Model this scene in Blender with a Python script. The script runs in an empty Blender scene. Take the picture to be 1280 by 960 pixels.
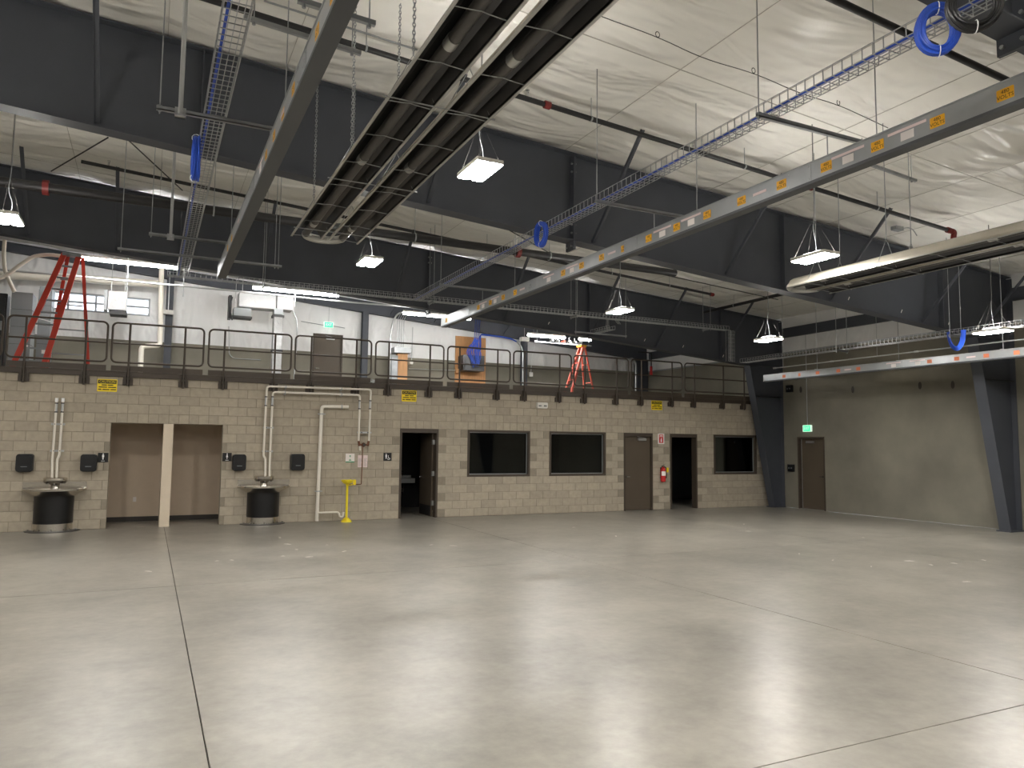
import bpy, math, random
from mathutils import Vector, Matrix
random.seed(7)
scn = bpy.context.scene
COL = scn.collection

# ------------------------------------------------------------------ camera
F_PX, YAW, PITCH, ROLL = 935.2, 0.45104, 0.081406, 0.01041
CAM = Vector((0.0, -18.106, 1.8496))
_f0 = Vector((math.sin(YAW), math.cos(YAW), 0)); _r0 = Vector((math.cos(YAW), -math.sin(YAW), 0)); _u0 = Vector((0, 0, 1))
FWD = _f0 * math.cos(PITCH) + _u0 * math.sin(PITCH)
_up = _u0 * math.cos(PITCH) - _f0 * math.sin(PITCH)
RGT = _r0 * math.cos(ROLL) + _up * math.sin(ROLL)
UPV = _up * math.cos(ROLL) - _r0 * math.sin(ROLL)
cam = bpy.data.cameras.new('camera'); cam.sensor_fit = 'HORIZONTAL'; cam.sensor_width = 36
cam.lens = F_PX / 1280 * 36; cam.clip_start = 0.05; cam.clip_end = 200
camo = bpy.data.objects.new('camera', cam); COL.objects.link(camo)
camo.matrix_world = Matrix(((RGT.x, UPV.x, -FWD.x, CAM.x), (RGT.y, UPV.y, -FWD.y, CAM.y), (RGT.z, UPV.z, -FWD.z, CAM.z), (0, 0, 0, 1)))
scn.camera = camo

# ------------------------------------------------------------------ world, exposure
w = bpy.data.worlds.new('World'); scn.world = w; w.use_nodes = True
w.node_tree.nodes['Background'].inputs[0].default_value = (0.80, 0.88, 1.0, 1)
w.node_tree.nodes['Background'].inputs[1].default_value = 1.6
scn.view_settings.view_transform = 'Standard'; scn.view_settings.look = 'None'
scn.view_settings.gamma = 1.0; scn.view_settings.use_curve_mapping = False
scn.view_settings.exposure = 1.5
E_BAY = 78.0      # high bay lens radiance
E_STRIP = 44.0    # mezzanine strip lens radiance

# a pixel of the 1280x960 photo gives a direction; the plane it touches gives the distance
def ray(px, py): return FWD + RGT * ((px - 640) / F_PX) - UPV * ((py - 480) / F_PX)
def atY(px, py, Y=0.0): d = ray(px, py); return CAM + d * ((Y - CAM.y) / d.y)
def atX(px, py, X): d = ray(px, py); return CAM + d * ((X - CAM.x) / d.x)
def atZ(px, py, Z=0.0): d = ray(px, py); return CAM + d * ((Z - CAM.z) / d.z)
def roof_z(x): return 7.2 - 0.0695 * x
def raf_z(x): return 5.74 - 0.0795 * x

# ------------------------------------------------------------------ materials
def lin(c):
    return tuple(((v / 255) / 12.92 if v <= 10 else (((v / 255) + .055) / 1.055) ** 2.4) for v in c) + (1,)
M = {}
def mat(name, rgb, rough=.5, metal=0., var=None, bump=None, spec=.5, emit=None, island=0., roughvar=None, rgb2=None, coat=0., trans=0., soft=False, crinkle=None):
    """var=(scale, amount[,stretch]) mottles the colour; bump=(scale, strength[,stretch]); island = per-piece tint"""
    m = bpy.data.materials.new(name); m.use_nodes = True; nt = m.node_tree; N = nt.nodes; L = nt.links
    b = N['Principled BSDF']; b.inputs['Roughness'].default_value = rough; b.inputs['Metallic'].default_value = metal
    b.inputs['Specular IOR Level'].default_value = spec
    b.inputs['Base Color'].default_value = lin(rgb)
    if coat: b.inputs['Coat Weight'].default_value = coat; b.inputs['Coat Roughness'].default_value = .17
    if trans: b.inputs['Transmission Weight'].default_value = trans
    geo = N.new('ShaderNodeNewGeometry')
    def noise(scale, stretch=None, detail=4., rough_=.55):
        n = N.new('ShaderNodeTexNoise'); n.inputs['Scale'].default_value = scale; n.inputs['Detail'].default_value = detail; n.inputs['Roughness'].default_value = rough_
        if stretch:
            mp = N.new('ShaderNodeMapping'); mp.inputs['Scale'].default_value = stretch[:3]
            if len(stretch) > 3: mp.inputs['Rotation'].default_value = (0, 0, stretch[3])
            L.new(geo.outputs['Position'], mp.inputs['Vector']); L.new(mp.outputs[0], n.inputs['Vector'])
        else: L.new(geo.outputs['Position'], n.inputs['Vector'])
        return n
    if var or island:
        col = N.new('ShaderNodeMix'); col.data_type = 'RGBA'; col.clamp_factor = True
        a = lin(rgb); k = var[1] if var else .0
        c2 = lin(rgb2) if rgb2 else tuple(v * (1 - k) for v in a[:3]) + (1,)
        c1 = a if rgb2 else tuple(min(1, v * (1 + k * .7)) for v in a[:3]) + (1,)
        col.inputs['A'].default_value = c1; col.inputs['B'].default_value = c2
        if var:
            n = noise(var[0], var[2] if len(var) > 2 else None, 6.)
            mr = N.new('ShaderNodeMapRange'); mr.inputs[1].default_value = .3; mr.inputs[2].default_value = .7
            if soft:        # trowelled concrete: three layers of soft mottling
                n.inputs['Detail'].default_value = 2.5; n2 = noise(var[0] * 4.3, None, 5., .6); n3 = noise(var[0] * 22, None, 5., .65)
                m1 = N.new('ShaderNodeMath'); m1.operation = 'MULTIPLY_ADD'; m1.inputs[1].default_value = .5; L.new(n2.outputs['Fac'], m1.inputs[0])
                m2 = N.new('ShaderNodeMath'); m2.operation = 'MULTIPLY_ADD'; m2.inputs[1].default_value = .35; m2.inputs[2].default_value = 0; L.new(n3.outputs['Fac'], m2.inputs[0])
                m3 = N.new('ShaderNodeMath'); m3.operation = 'MULTIPLY_ADD'; m3.inputs[1].default_value = .5; L.new(n.outputs['Fac'], m3.inputs[0]); L.new(m2.outputs[0], m1.inputs[2]); L.new(m1.outputs[0], m3.inputs[2])
                mr.inputs[1].default_value = .52; mr.inputs[2].default_value = .84; L.new(m3.outputs[0], mr.inputs[0])
            else: L.new(n.outputs['Fac'], mr.inputs[0])
            L.new(mr.outputs[0], col.inputs['Factor'])
        else: col.inputs['Factor'].default_value = 0
        out = col.outputs['Result']
        if island:
            oi = N.new('ShaderNodeObjectInfo'); ad = N.new('ShaderNodeMath'); ad.operation = 'ADD'
            L.new(oi.outputs['Random'], ad.inputs[0]); L.new(geo.outputs['Random Per Island'], ad.inputs[1])
            fr = N.new('ShaderNodeMath'); fr.operation = 'FRACT'; L.new(ad.outputs[0], fr.inputs[0])
            mr2 = N.new('ShaderNodeMapRange'); mr2.inputs[3].default_value = 1 - island; mr2.inputs[4].default_value = 1 + island * .6
            L.new(fr.outputs[0], mr2.inputs[0])
            mul = N.new('ShaderNodeVectorMath'); mul.operation = 'SCALE'; L.new(out, mul.inputs[0]); L.new(mr2.outputs[0], mul.inputs['Scale'])
            out = mul.outputs[0]
        L.new(out, b.inputs['Base Color'])
    if roughvar:
        n = noise(roughvar[0]); mr = N.new('ShaderNodeMapRange'); mr.inputs[1].default_value = .3; mr.inputs[2].default_value = .7
        mr.inputs[3].default_value = roughvar[1]; mr.inputs[4].default_value = roughvar[2]
        L.new(n.outputs['Fac'], mr.inputs[0]); L.new(mr.outputs[0], b.inputs['Roughness'])
    if bump:
        n = noise(bump[0], bump[2] if len(bump) > 2 else None, 5.); bp = N.new('ShaderNodeBump'); bp.inputs['Strength'].default_value = bump[1]; bp.inputs['Distance'].default_value = .02
        L.new(n.outputs['Fac'], bp.inputs['Height']); L.new(bp.outputs[0], b.inputs['Normal'])
    if crinkle:     # stretched plastic film: ridged creases over broad ripples
        hts = []
        for (sc, stretch, typ) in ((crinkle[0], crinkle[2], 'RIDGED_MULTIFRACTAL'), (crinkle[0] * .45, crinkle[3], 'FBM')):
            n = noise(sc, stretch, 3., .5); n.noise_type = typ; n.inputs['Distortion'].default_value = .6; hts.append(n.outputs['Fac'])
        ad = N.new('ShaderNodeMath'); ad.operation = 'MULTIPLY_ADD'; ad.inputs[1].default_value = .35; L.new(hts[0], ad.inputs[0]); L.new(hts[1], ad.inputs[2])
        bp = N.new('ShaderNodeBump'); bp.inputs['Strength'].default_value = crinkle[1]; bp.inputs['Distance'].default_value = .22
        L.new(ad.outputs[0], bp.inputs['Height']); L.new(bp.outputs[0], b.inputs['Normal'])
    if emit:
        b.inputs['Emission Color'].default_value = (emit[0], emit[1], emit[2], 1); b.inputs['Emission Strength'].default_value = emit[3]
    M[name] = m; return m

mat('block', (176, 166, 149), .9, var=(9, .10), bump=(160, .35), island=.10, spec=.2)
mat('block_dark', (150, 142, 127), .9, var=(9, .10), bump=(160, .35), island=.08, spec=.2)
mat('mortar', (146, 139, 124), .95, var=(30, .15), spec=.1)
mat('concrete', (128, 124, 112), .85, var=(.55, .26), bump=(30, .12), spec=.25)
mat('floor_slab', (143, 139, 130), .30, var=(.42, .30), bump=(60, .02), spec=.36, soft=True)
mat('joint_filler', (70, 67, 62), .8)
mat('vinyl', (230, 228, 221), .34, var=(.8, .04), crinkle=(1.9, .95, (.4, 1.6, 1, .25), (.5, 1.4, 1, -.2)), spec=.45)
mat('vinyl_wall', (228, 228, 228), .34, crinkle=(2.2, .8, (1.3, 1, .7), (1.0, 1, .6)), spec=.5)
mat('seam', (182, 178, 169), .6)
mat('steel_paint', (72, 75, 82), .55, var=(1.5, .10), spec=.35)
mat('brown_paint', (72, 63, 54), .5, spec=.4)
mat('door_paint', (88, 78, 66), .45, var=(2, .06), spec=.4)
mat('galv', (165, 168, 170), .42, .75, var=(6, .15))
mat('zinc', (185, 187, 188), .35, .7)
mat('bus_steel', (165, 168, 170), .38, .55, var=(3, .10))
mat('reflector_in', (78, 78, 80), .32, .85)
mat('bus_dark', (84, 86, 89), .5, .3)
mat('reflector', (196, 190, 177), .42, .35, var=(2, .12))
mat('heater_tube', (92, 90, 88), .45, .6)
mat('chrome', (205, 205, 205), .16, 1.)
mat('stainless', (206, 201, 193), .19, 1., var=(20, .08, (1, 1, 8)))
mat('black_plastic', (20, 21, 24), .28)
mat('black_panel', (14, 14, 16), .35)
mat('black_steel', (28, 27, 29), .5)
mat('pvc', (228, 222, 210), .45)
mat('white_box', (226, 224, 218), .5)
mat('tan_paint', (206, 188, 166), .6, var=(4, .04), bump=(40, .1))
mat('tan_light', (214, 200, 178), .6, var=(4, .04), bump=(40, .1))
mat('base_dark', (60, 56, 52), .6)
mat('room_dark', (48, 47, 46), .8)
mat('glass', (18, 20, 23), .03, spec=.8)
mat('win_glass', (235, 240, 245), .05, trans=1.)
mat('yellow', (236, 214, 40), .4)
mat('sign_yellow', (242, 214, 20), .5)
mat('sticker_orange', (238, 176, 30), .5)
mat('sticker_red', (214, 122, 84), .5)
mat('ink', (20, 18, 16), .6)
mat('paper', (232, 226, 222), .7)
mat('paper_pink', (226, 208, 206), .7)
mat('sign_black', (12, 12, 13), .4)
mat('sign_white', (240, 240, 240), .5)
mat('sign_red', (205, 40, 42), .5)
mat('sign_green', (70, 150, 110), .5)
mat('red', (190, 30, 30), .35)
mat('pipe_red', (120, 36, 33), .5)
mat('ladder_red', (205, 66, 46), .5)
mat('ladder_orange', (222, 110, 92), .5)
mat('ladder_cap', (235, 175, 40), .5)
mat('rubber', (30, 30, 30), .7)
mat('alu', (190, 190, 188), .35, .8)
mat('cable_blue', (38, 80, 188), .4)
mat('cable_black', (26, 26, 28), .4)
mat('ply', (190, 140, 92), .65, var=(5, .18, (6, 6, .8)))
mat('wood', (206, 158, 112), .65, var=(5, .12, (6, 6, .8)))
mat('copper', (120, 84, 66), .4, .7)
mat('foil', (170, 170, 170), .45, .35, bump=(10, .8))
mat('gray_metal', (140, 144, 146), .45, .3, var=(2, .06))
mat('ceramic', (225, 225, 222), .2)
mat('bay_lens', (255, 250, 240), .4, emit=(1.0, .965, .915, E_BAY))
mat('added_uplight', (255, 250, 240), .4, emit=(1.0, .97, .93, E_BAY * .6))  # upward glow added to the high bays to brighten the ceiling
mat('strip_lens', (255, 255, 255), .4, emit=(1.0, .99, .97, E_STRIP))
mat('exit_green', (40, 220, 120), .4, emit=(.05, .9, .3, .55))
mat('exit_white', (235, 240, 235), .4, emit=(.7, 1.0, .8, .25))

# ------------------------------------------------------------------ mesh builder and object helpers
V3 = Vector
class MB:
    def __init__(s): s.v = []; s.f = []; s.sm = []
    def add(s, vs, fs, smooth=False):
        o = len(s.v); s.v += [tuple(q) for q in vs]; s.f += [tuple(i + o for i in f) for f in fs]; s.sm += [smooth] * len(fs); return s
    def box(s, x0, x1, y0, y1, z0, z1):
        x0, x1 = min(x0, x1), max(x0, x1); y0, y1 = min(y0, y1), max(y0, y1); z0, z1 = min(z0, z1), max(z0, z1)
        vs = [(x0, y0, z0), (x1, y0, z0), (x1, y1, z0), (x0, y1, z0), (x0, y0, z1), (x1, y0, z1), (x1, y1, z1), (x0, y1, z1)]
        return s.add(vs, [(0, 3, 2, 1), (4, 5, 6, 7), (0, 1, 5, 4), (1, 2, 6, 5), (2, 3, 7, 6), (3, 0, 4, 7)])
    def cbox(s, c, sx, sy, sz): return s.box(c[0] - sx / 2, c[0] + sx / 2, c[1] - sy / 2, c[1] + sy / 2, c[2] - sz / 2, c[2] + sz / 2)
    def bevbox(s, x0, x1, y0, y1, z0, z1, r=.02, axis='y', n=3):
        """box with rounded corners in the plane across axis"""
        def rr(a0, a1, b0, b1):
            P = []
            for (ca, cb, t0) in ((a1 - r, b1 - r, 0), (a0 + r, b1 - r, 90), (a0 + r, b0 + r, 180), (a1 - r, b0 + r, 270)):
                for k in range(n + 1):
                    t = math.radians(t0 + 90 * k / n); P.append((ca + r * math.cos(t), cb + r * math.sin(t)))
            return P
        if axis == 'y': return s.prism([(a, b) for a, b in rr(x0, x1, z0, z1)], 'y', y0, y1)
        if axis == 'z': return s.prism([(a, b) for a, b in rr(x0, x1, y0, y1)], 'z', z0, z1)
        return s.prism([(a, b) for a, b in rr(y0, y1, z0, z1)], 'x', x0, x1)
    def prism(s, poly, axis, a0, a1, smooth=False):
        n = len(poly)
        def pt(u, v, a): return (u, a, v) if axis == 'y' else ((a, u, v) if axis == 'x' else (u, v, a))
        vs = [pt(u, v, a0) for u, v in poly] + [pt(u, v, a1) for u, v in poly]
        fs = [tuple(range(n)), tuple(range(2 * n - 1, n - 1, -1))]
        s.add(vs, fs); o = len(s.v) - 2 * n
        for i in range(n):
            j = (i + 1) % n; s.f.append((o + i, o + n + i, o + n + j, o + j)); s.sm.append(smooth)
        return s
    def bar(s, p0, p1, w_, h_, up=(0, 0, 1)):
        p0 = V3(p0); p1 = V3(p1); d = (p1 - p0).normalized(); u = V3(up)
        if abs(d.dot(u)) > .98: u = V3((0, 1, 0))
        a = d.cross(u).normalized(); b = a.cross(d)
        vs = []
        for p in (p0, p1):
            for (i, j) in ((-1, -1), (1, -1), (1, 1), (-1, 1)): vs.append(p + a * (i * w_ / 2) + b * (j * h_ / 2))
        return s.add(vs, [(0, 1, 2, 3), (7, 6, 5, 4), (0, 4, 5, 1), (1, 5, 6, 2), (2, 6, 7, 3), (3, 7, 4, 0)])
    def tube(s, pts, r, n=8, closed=False, cap=True):
        pts = [V3(q) for q in pts]; m = len(pts); rings = []; rad = r if isinstance(r, (list, tuple)) else [r] * m
        pu = None
        for i, q in enumerate(pts):
            if closed: d = (pts[(i + 1) % m] - pts[i - 1])
            else: d = (pts[min(i + 1, m - 1)] - pts[max(i - 1, 0)])
            d.normalize()
            if pu is None:
                u = V3((0, 0, 1)) if abs(d.z) < .9 else V3((0, 1, 0))
            else: u = pu
            a = d.cross(u)
            if a.length < 1e-4: a = d.cross(V3((1, .3, .2)))
            a.normalize(); b = a.cross(d); pu = b
            rings.append([q + (a * math.cos(2 * math.pi * k / n) + b * math.sin(2 * math.pi * k / n)) * rad[i] for k in range(n)])
        o = len(s.v)
        for R in rings: s.v += [tuple(q) for q in R]
        for i in range(m if closed else m - 1):
            j = (i + 1) % m
            for k in range(n):
                l = (k + 1) % n; s.f.append((o + i * n + k, o + i * n + l, o + j * n + l, o + j * n + k)); s.sm.append(True)
        if cap and not closed:
            s.f.append(tuple(o + k for k in range(n - 1, -1, -1))); s.sm.append(False)
            s.f.append(tuple(o + (m - 1) * n + k for k in range(n))); s.sm.append(False)
        return s
    def lathe(s, prof, c, n=24, a0=0, a1=360):
        full = abs(a1 - a0) >= 360; m = n if full else n + 1; o = len(s.v); P = len(prof)
        for i in range(m):
            t = math.radians(a0 + (a1 - a0) * i / n)
            for (r, z) in prof: s.v.append((c[0] + r * math.cos(t), c[1] + r * math.sin(t), c[2] + z))
        for i in range(n):
            j = (i + 1) % m
            for k in range(P - 1):
                s.f.append((o + i * P + k, o + j * P + k, o + j * P + k + 1, o + i * P + k + 1)); s.sm.append(True)
        return s
    def sphere(s, c, r, n=10):
        return s.lathe([(max(1e-4, r * math.sin(math.pi * k / n)), -r * math.cos(math.pi * k / n)) for k in range(n + 1)], c, n * 2)
    def mesh(s, name, off=(0, 0, 0), sharp=35):
        me = bpy.data.meshes.new(name); me.from_pydata([(x - off[0], y - off[1], z - off[2]) for x, y, z in s.v], [], s.f)
        me.polygons.foreach_set('use_smooth', s.sm); me.update()
        if any(s.sm): me.set_sharp_from_angle(angle=math.radians(sharp))
        return me
LOC = {}
def link(o, parent=None):
    COL.objects.link(o)
    if parent is not None: o.parent = parent
    return o
def thing(name, label, cat, loc, group=None):
    o = bpy.data.objects.new(name, None); o.empty_display_size = .1; link(o); o.location = loc
    o['label'] = label; o['category'] = cat
    if group: o['group'] = group
    LOC[o.name] = tuple(loc); return o
def part(name, mb, m, parent, label=None, kind=None):
    off = LOC[parent.name]; me = mb.mesh(name, off); me.materials.append(M[m])
    o = bpy.data.objects.new(name, me); link(o, parent); LOC[o.name] = off
    if label: o['label'] = label
    if kind: o['kind'] = kind
    return o
def single(name, mb, m, label, cat, loc=None, group=None, kind=None):
    if loc is None:
        n = len(mb.v); loc = (sum(q[0] for q in mb.v) / n, sum(q[1] for q in mb.v) / n, min(q[2] for q in mb.v))
    me = mb.mesh(name, loc); me.materials.append(M[m]); o = bpy.data.objects.new(name, me); link(o); o.location = loc
    o['label'] = label; o['category'] = cat; LOC[o.name] = tuple(loc)
    if group: o['group'] = group
    if kind: o['kind'] = kind
    return o
def struct(name, mb, m, label=None):
    me = mb.mesh(name); me.materials.append(M[m]); o = bpy.data.objects.new(name, me); link(o); o['kind'] = 'structure'; LOC[o.name] = (0, 0, 0)
    if label: o['label'] = label
    return o
def structe(name, loc=(0, 0, 0), label=None):
    o = bpy.data.objects.new(name, None); o.empty_display_size = .1; link(o); o.location = loc; o['kind'] = 'structure'; LOC[o.name] = tuple(loc)
    if label: o['label'] = label
    return o
def copy_tree(root, loc, label=None, group=None):
    def cp(o, par):
        c = o.copy(); COL.objects.link(c)
        if par is not None: c.parent = par
        for ch in [q for q in bpy.data.objects if q.parent == o]: cp(ch, c)
        return c
    r = cp(root, None); r.location = loc; LOC[r.name] = tuple(loc)
    if label: r['label'] = label
    if group: r['group'] = group
    return r
def text_verts(s, size):
    cu = bpy.data.curves.new('t', 'FONT'); cu.body = s; cu.size = size; cu.align_x = 'CENTER'; cu.align_y = 'CENTER'; cu.resolution_u = 2
    ob = bpy.data.objects.new('t', cu); me = bpy.data.meshes.new_from_object(ob)
    vs = [tuple(v.co) for v in me.vertices]; fs = [tuple(p.vertices) for p in me.polygons]
    bpy.data.objects.remove(ob); bpy.data.meshes.remove(me); bpy.data.curves.remove(cu)
    return vs, fs
def put_text(mb, s, size, c, facing='-y', sx=1.0):
    vs, fs = text_verts(s, size)
    if facing == '-y': q = [(c[0] + x * sx, c[1], c[2] + y) for x, y, z in vs]
    else: q = [(c[0], c[1] - x * sx, c[2] + y) for x, y, z in vs]          # facing -x
    return mb.add(q, fs)
def arc_path(pts, r, n=4):
    """polyline with rounded corners"""
    pts = [V3(q) for q in pts]; out = [pts[0]]
    for i in range(1, len(pts) - 1):
        a = (pts[i - 1] - pts[i]); b = (pts[i + 1] - pts[i]); rr = min(r, a.length * .49, b.length * .49)
        p0 = pts[i] + a.normalized() * rr; p1 = pts[i] + b.normalized() * rr
        for k in range(n + 1):
            t = k / n; out.append(p0 * (1 - t) ** 2 + pts[i] * 2 * t * (1 - t) + p1 * t ** 2)
    out.append(pts[-1]); return out
from mathutils import noise as mnoise
def glassmat(name, tint, strength=1.0):
    m = bpy.data.materials.new(name); m.use_nodes = True; nt = m.node_tree; N = nt.nodes; L = nt.links
    N.remove(N['Principled BSDF']); out = N['Material Output']
    tr = N.new('ShaderNodeBsdfTransparent'); tr.inputs[0].default_value = tint
    gl = N.new('ShaderNodeBsdfGlossy'); gl.inputs['Roughness'].default_value = .02
    fr = N.new('ShaderNodeFresnel'); fr.inputs['IOR'].default_value = 1.5
    mx = N.new('ShaderNodeMixShader'); L.new(fr.outputs[0], mx.inputs[0]); L.new(tr.outputs[0], mx.inputs[1]); L.new(gl.outputs[0], mx.inputs[2]); L.new(mx.outputs[0], out.inputs[0])
    M[name] = m
glassmat('pane', (.72, .76, .76, 1)); glassmat('pane_clear', (.93, .95, .95, 1))

XL, XR, YB, YR = -16.0, 18.1, -30.0, 6.9       # shell: left wall, right wall, wall behind the camera, mezzanine rear wall
ZM = 3.34                                      # mezzanine floor
CT = 4.86                                      # top of the concrete wainscot
HB = 0.2032                                    # block course
# ================================================================== FLOOR
fl = struct('floor', MB().box(XL, XR, YB, YR, -.30, -.02), 'joint_filler', 'polished grey concrete slab floor with saw-cut joints')
jx = [XL, -11.7, -5.65, .40, 6.45, 12.45, XR]; jy = [YB, -22.0, -14.68, -7.42, 0.0, YR]
for i in range(len(jx) - 1):
    for j in range(len(jy) - 1):
        g = .005
        part('slab', MB().box(jx[i] + g, jx[i + 1] - g, jy[j] + g, jy[j + 1] - g, -.03, 0), 'floor_slab', fl)

# ================================================================== BLOCK WALL (Y = 0)
OPN = [(-.719, 1.514, 0, 2.235), (5.675, 6.691, 0, 2.235), (7.502, 9.331, 1.016, 2.235), (9.931, 11.76, 1.016, 2.235),
       (12.38, 13.396, 0, 2.235), (14.035, 15.051, 0, 2.235), (15.70, 17.43, 1.016, 2.235)]
WTOP = 16 * HB
core = MB(); xs = sorted({XL, XR} | {o[0] for o in OPN} | {o[1] for o in OPN})
for a, b in zip(xs[:-1], xs[1:]):
    o = [q for q in OPN if q[0] <= a + 1e-6 and q[1] >= b - 1e-6]
    if not o: core.box(a, b, .006, .2, 0, WTOP)
    else:
        if o[0][2] > 0: core.box(a, b, .006, .2, 0, o[0][2])
        core.box(a, b, .006, .2, o[0][3], WTOP)
wb = struct('wall_back', core, 'mortar', 'grey concrete block wall under the mezzanine')
pieces = []
def clip(a, b, z0, z1):
    segs = [(a, b)]
    for (x0, x1, q0, q1) in OPN:
        if z1 <= q0 + .01 or z0 >= q1 - .01: continue
        nx = []
        for s0, s1 in segs:
            if s1 <= x0 or s0 >= x1: nx.append((s0, s1)); continue
            if s0 < x0: nx.append((s0, x0))
            if s1 > x1: nx.append((x1, s1))
        segs = nx
    return [q for q in segs if q[1] - q[0] > .035]
for i in range(16):
    z0 = i * HB; z1 = z0 + HB; x = 5.675 - .4064 * 34 + (i % 2) * HB
    while x < XR:
        a, b = x, min(x + .4064, XR); x += .4064
        if i == 11 and any(o[0] - .05 < (a + b) / 2 < o[1] + .05 for o in OPN): subs = [(a, (a + b) / 2), ((a + b) / 2, b)]
        else: subs = [(a, b)]
        for (p, q) in subs:
            for (s0, s1) in clip(p, q, z0, z1): pieces.append((s0, s1, z0, z1))
def inview(q):
    d = V3(((q[0] + q[1]) / 2, 0, (q[2] + q[3]) / 2)) - CAM
    return abs(d.dot(RGT) / d.dot(FWD) * F_PX) < 660
pieces.sort(key=lambda q: (not inview(q), (q[0] + q[1]) / 2))
bm_cache = {}
def blockmesh(wd, dark):
    k = (round(wd, 2), dark)
    if k not in bm_cache:
        g = .005; mb = MB(); W2 = wd / 2 - g; c = .004
        mb.add([(-W2, .02, g), (W2, .02, g), (W2, .02, HB - g), (-W2, .02, HB - g), (-W2, c, g), (W2, c, g), (W2, c, HB - g), (-W2, c, HB - g),
                (-W2 + c, 0, g + c), (W2 - c, 0, g + c), (W2 - c, 0, HB - g - c), (-W2 + c, 0, HB - g - c)],
               [(8, 9, 10, 11), (4, 5, 9, 8), (5, 6, 10, 9), (6, 7, 11, 10), (7, 4, 8, 11), (0, 1, 5, 4), (1, 2, 6, 5), (2, 3, 7, 6), (3, 0, 4, 7)])
        me = mb.mesh('block'); me.materials.append(M['block_dark' if dark else 'block']); bm_cache[k] = me
    return bm_cache[k]
rest = {False: MB(), True: MB()}
for n, (a, b, z0, z1) in enumerate(pieces):
    half = (b - a) < .25 and z0 < 2.2
    dark = (half and random.random() < .6) 
    y = -random.random() * .002; wd = b - a
    if n < 300:
        o = bpy.data.objects.new('block', blockmesh(wd, dark)); link(o, wb); o.location = ((a + b) / 2, y, z0)
    else:
        me = blockmesh(wd, dark); cx = (a + b) / 2
        rest[dark].add([(v.co.x + cx, v.co.y + y, v.co.z + z0) for v in me.vertices], [tuple(p.vertices) for p in me.polygons])
part('far_blocks', rest[False], 'block', wb, kind='stuff'); part('dark_half_blocks', rest[True], 'block_dark', wb, kind='stuff')

# rooms behind the block wall
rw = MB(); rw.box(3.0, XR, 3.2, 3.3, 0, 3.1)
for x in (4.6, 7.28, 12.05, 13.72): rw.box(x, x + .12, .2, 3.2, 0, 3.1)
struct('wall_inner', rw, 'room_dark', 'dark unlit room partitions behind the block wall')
# restroom vestibule
tw = MB(); tw.box(-2.4, 3.0, 1.45, 1.6, 0, 2.7).box(-2.55, -2.4, .2, 1.6, 0, 2.7).box(3.0, 3.15, .2, 1.6, 0, 2.7).box(-2.4, 3.0, .2, 1.45, 2.6, 2.7).box(-2.4, -.72, .2, .22, 0, 2.6).box(1.515, 3.0, .2, .22, 0, 2.6)
vs = struct('wall_restroom', tw, 'tan_paint', 'tan painted restroom entry walls')
part('outlet_plate', MB().bevbox(-.25, -.18, 1.44, 1.45, .45, .56, .008), 'paper', vs)
struct('wall_divider', MB().box(.298, .498, -.002, 1.45, 0, 2.235), 'tan_light', 'pale tan block pier between the restroom openings')
bt = MB().box(-2.4, .298, 1.435, 1.45, 0, .11).box(.498, 3.0, 1.435, 1.45, 0, .11)
struct('baseboard_restroom', bt, 'base_dark')

# ================================================================== RIGHT WALL (X = 18.1), tilt-up concrete
DY0, DY1, DZ = -2.09, -1.06, 2.19
rwc = MB().box(XR, XR + .25, YB, DY0, 0, CT).box(XR, XR + .25, DY1, YR, 0, CT).box(XR, XR + .25, DY0, DY1, DZ, CT).box(XR + .16, XR + .25, DY0, DY1, -.02, DZ)  # last box is an unseen backing, added to block outside light at the door
wr = struct('wall_right', rwc, 'concrete', 'bare grey concrete tilt-up wall')
for (px, py) in ((1001, 487), (1066, 487), (1150, 482), (1191, 481)):
    q = atX(px, py, XR); mb = MB(); mb.tube([(XR + .02, q.y, q.z), (XR - .004, q.y, q.z)], .05, 14)
    mb.v = [(x, y, q.z + (z - q.z) * 2.0) for x, y, z in mb.v]
    part('patch', mb, 'base_dark', wr)
part('insulation', MB().box(XR, XR + .2, YB, YR, CT, 6.3), 'vinyl_wall', wr)
part('cap_flashing', MB().box(XR - .008, XR, YB, YR, CT - .03, CT + .02), 'gray_metal', wr)
# rear wall of the mezzanine
rr = MB().box(XL, 4.77, YR, YR + .25, 0, CT).box(4.77, 5.76, YR, YR + .25, 0, ZM).box(5.76, XR, YR, YR + .25, 0, CT)
we = struct('wall_rear', rr, 'concrete', 'rear mezzanine wall, concrete below white insulation')
WX0, WX1, WZ0, WZ1 = -3.0, -.12, 5.62, 6.16
colx = [-11.7, -5.65, .41, 6.45, 12.5]
segs = [XL] + colx + [XR]
for a, b in zip(segs[:-1], segs[1:]):
    mb = MB()
    if a < WX0 < b:
        mb.box(a, WX0, YR, YR + .2, CT, roof_z(a)).box(WX1, b, YR, YR + .2, CT, roof_z(a)).box(WX0, WX1, YR, YR + .2, CT, WZ0).box(WX0, WX1, YR, YR + .2, WZ1, roof_z(a))
    elif a < 5 < b:
        mb.box(a, 4.77, YR, YR + .2, CT, roof_z(a)).box(5.76, b, YR, YR + .2, CT, roof_z(a)).box(4.77, 5.76, YR, YR + .2, 5.48, roof_z(a))
    else: mb.box(a, b, YR, YR + .2, CT, roof_z(a))
    part('insulation', mb, 'vinyl_wall', we)
struct('wall_left', MB().box(XL - .25, XL, YB, YR, 0, 9), 'concrete'); struct('wall_front', MB().box(XL, XR, YB - .25, YB, 0, 9), 'concrete')

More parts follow.
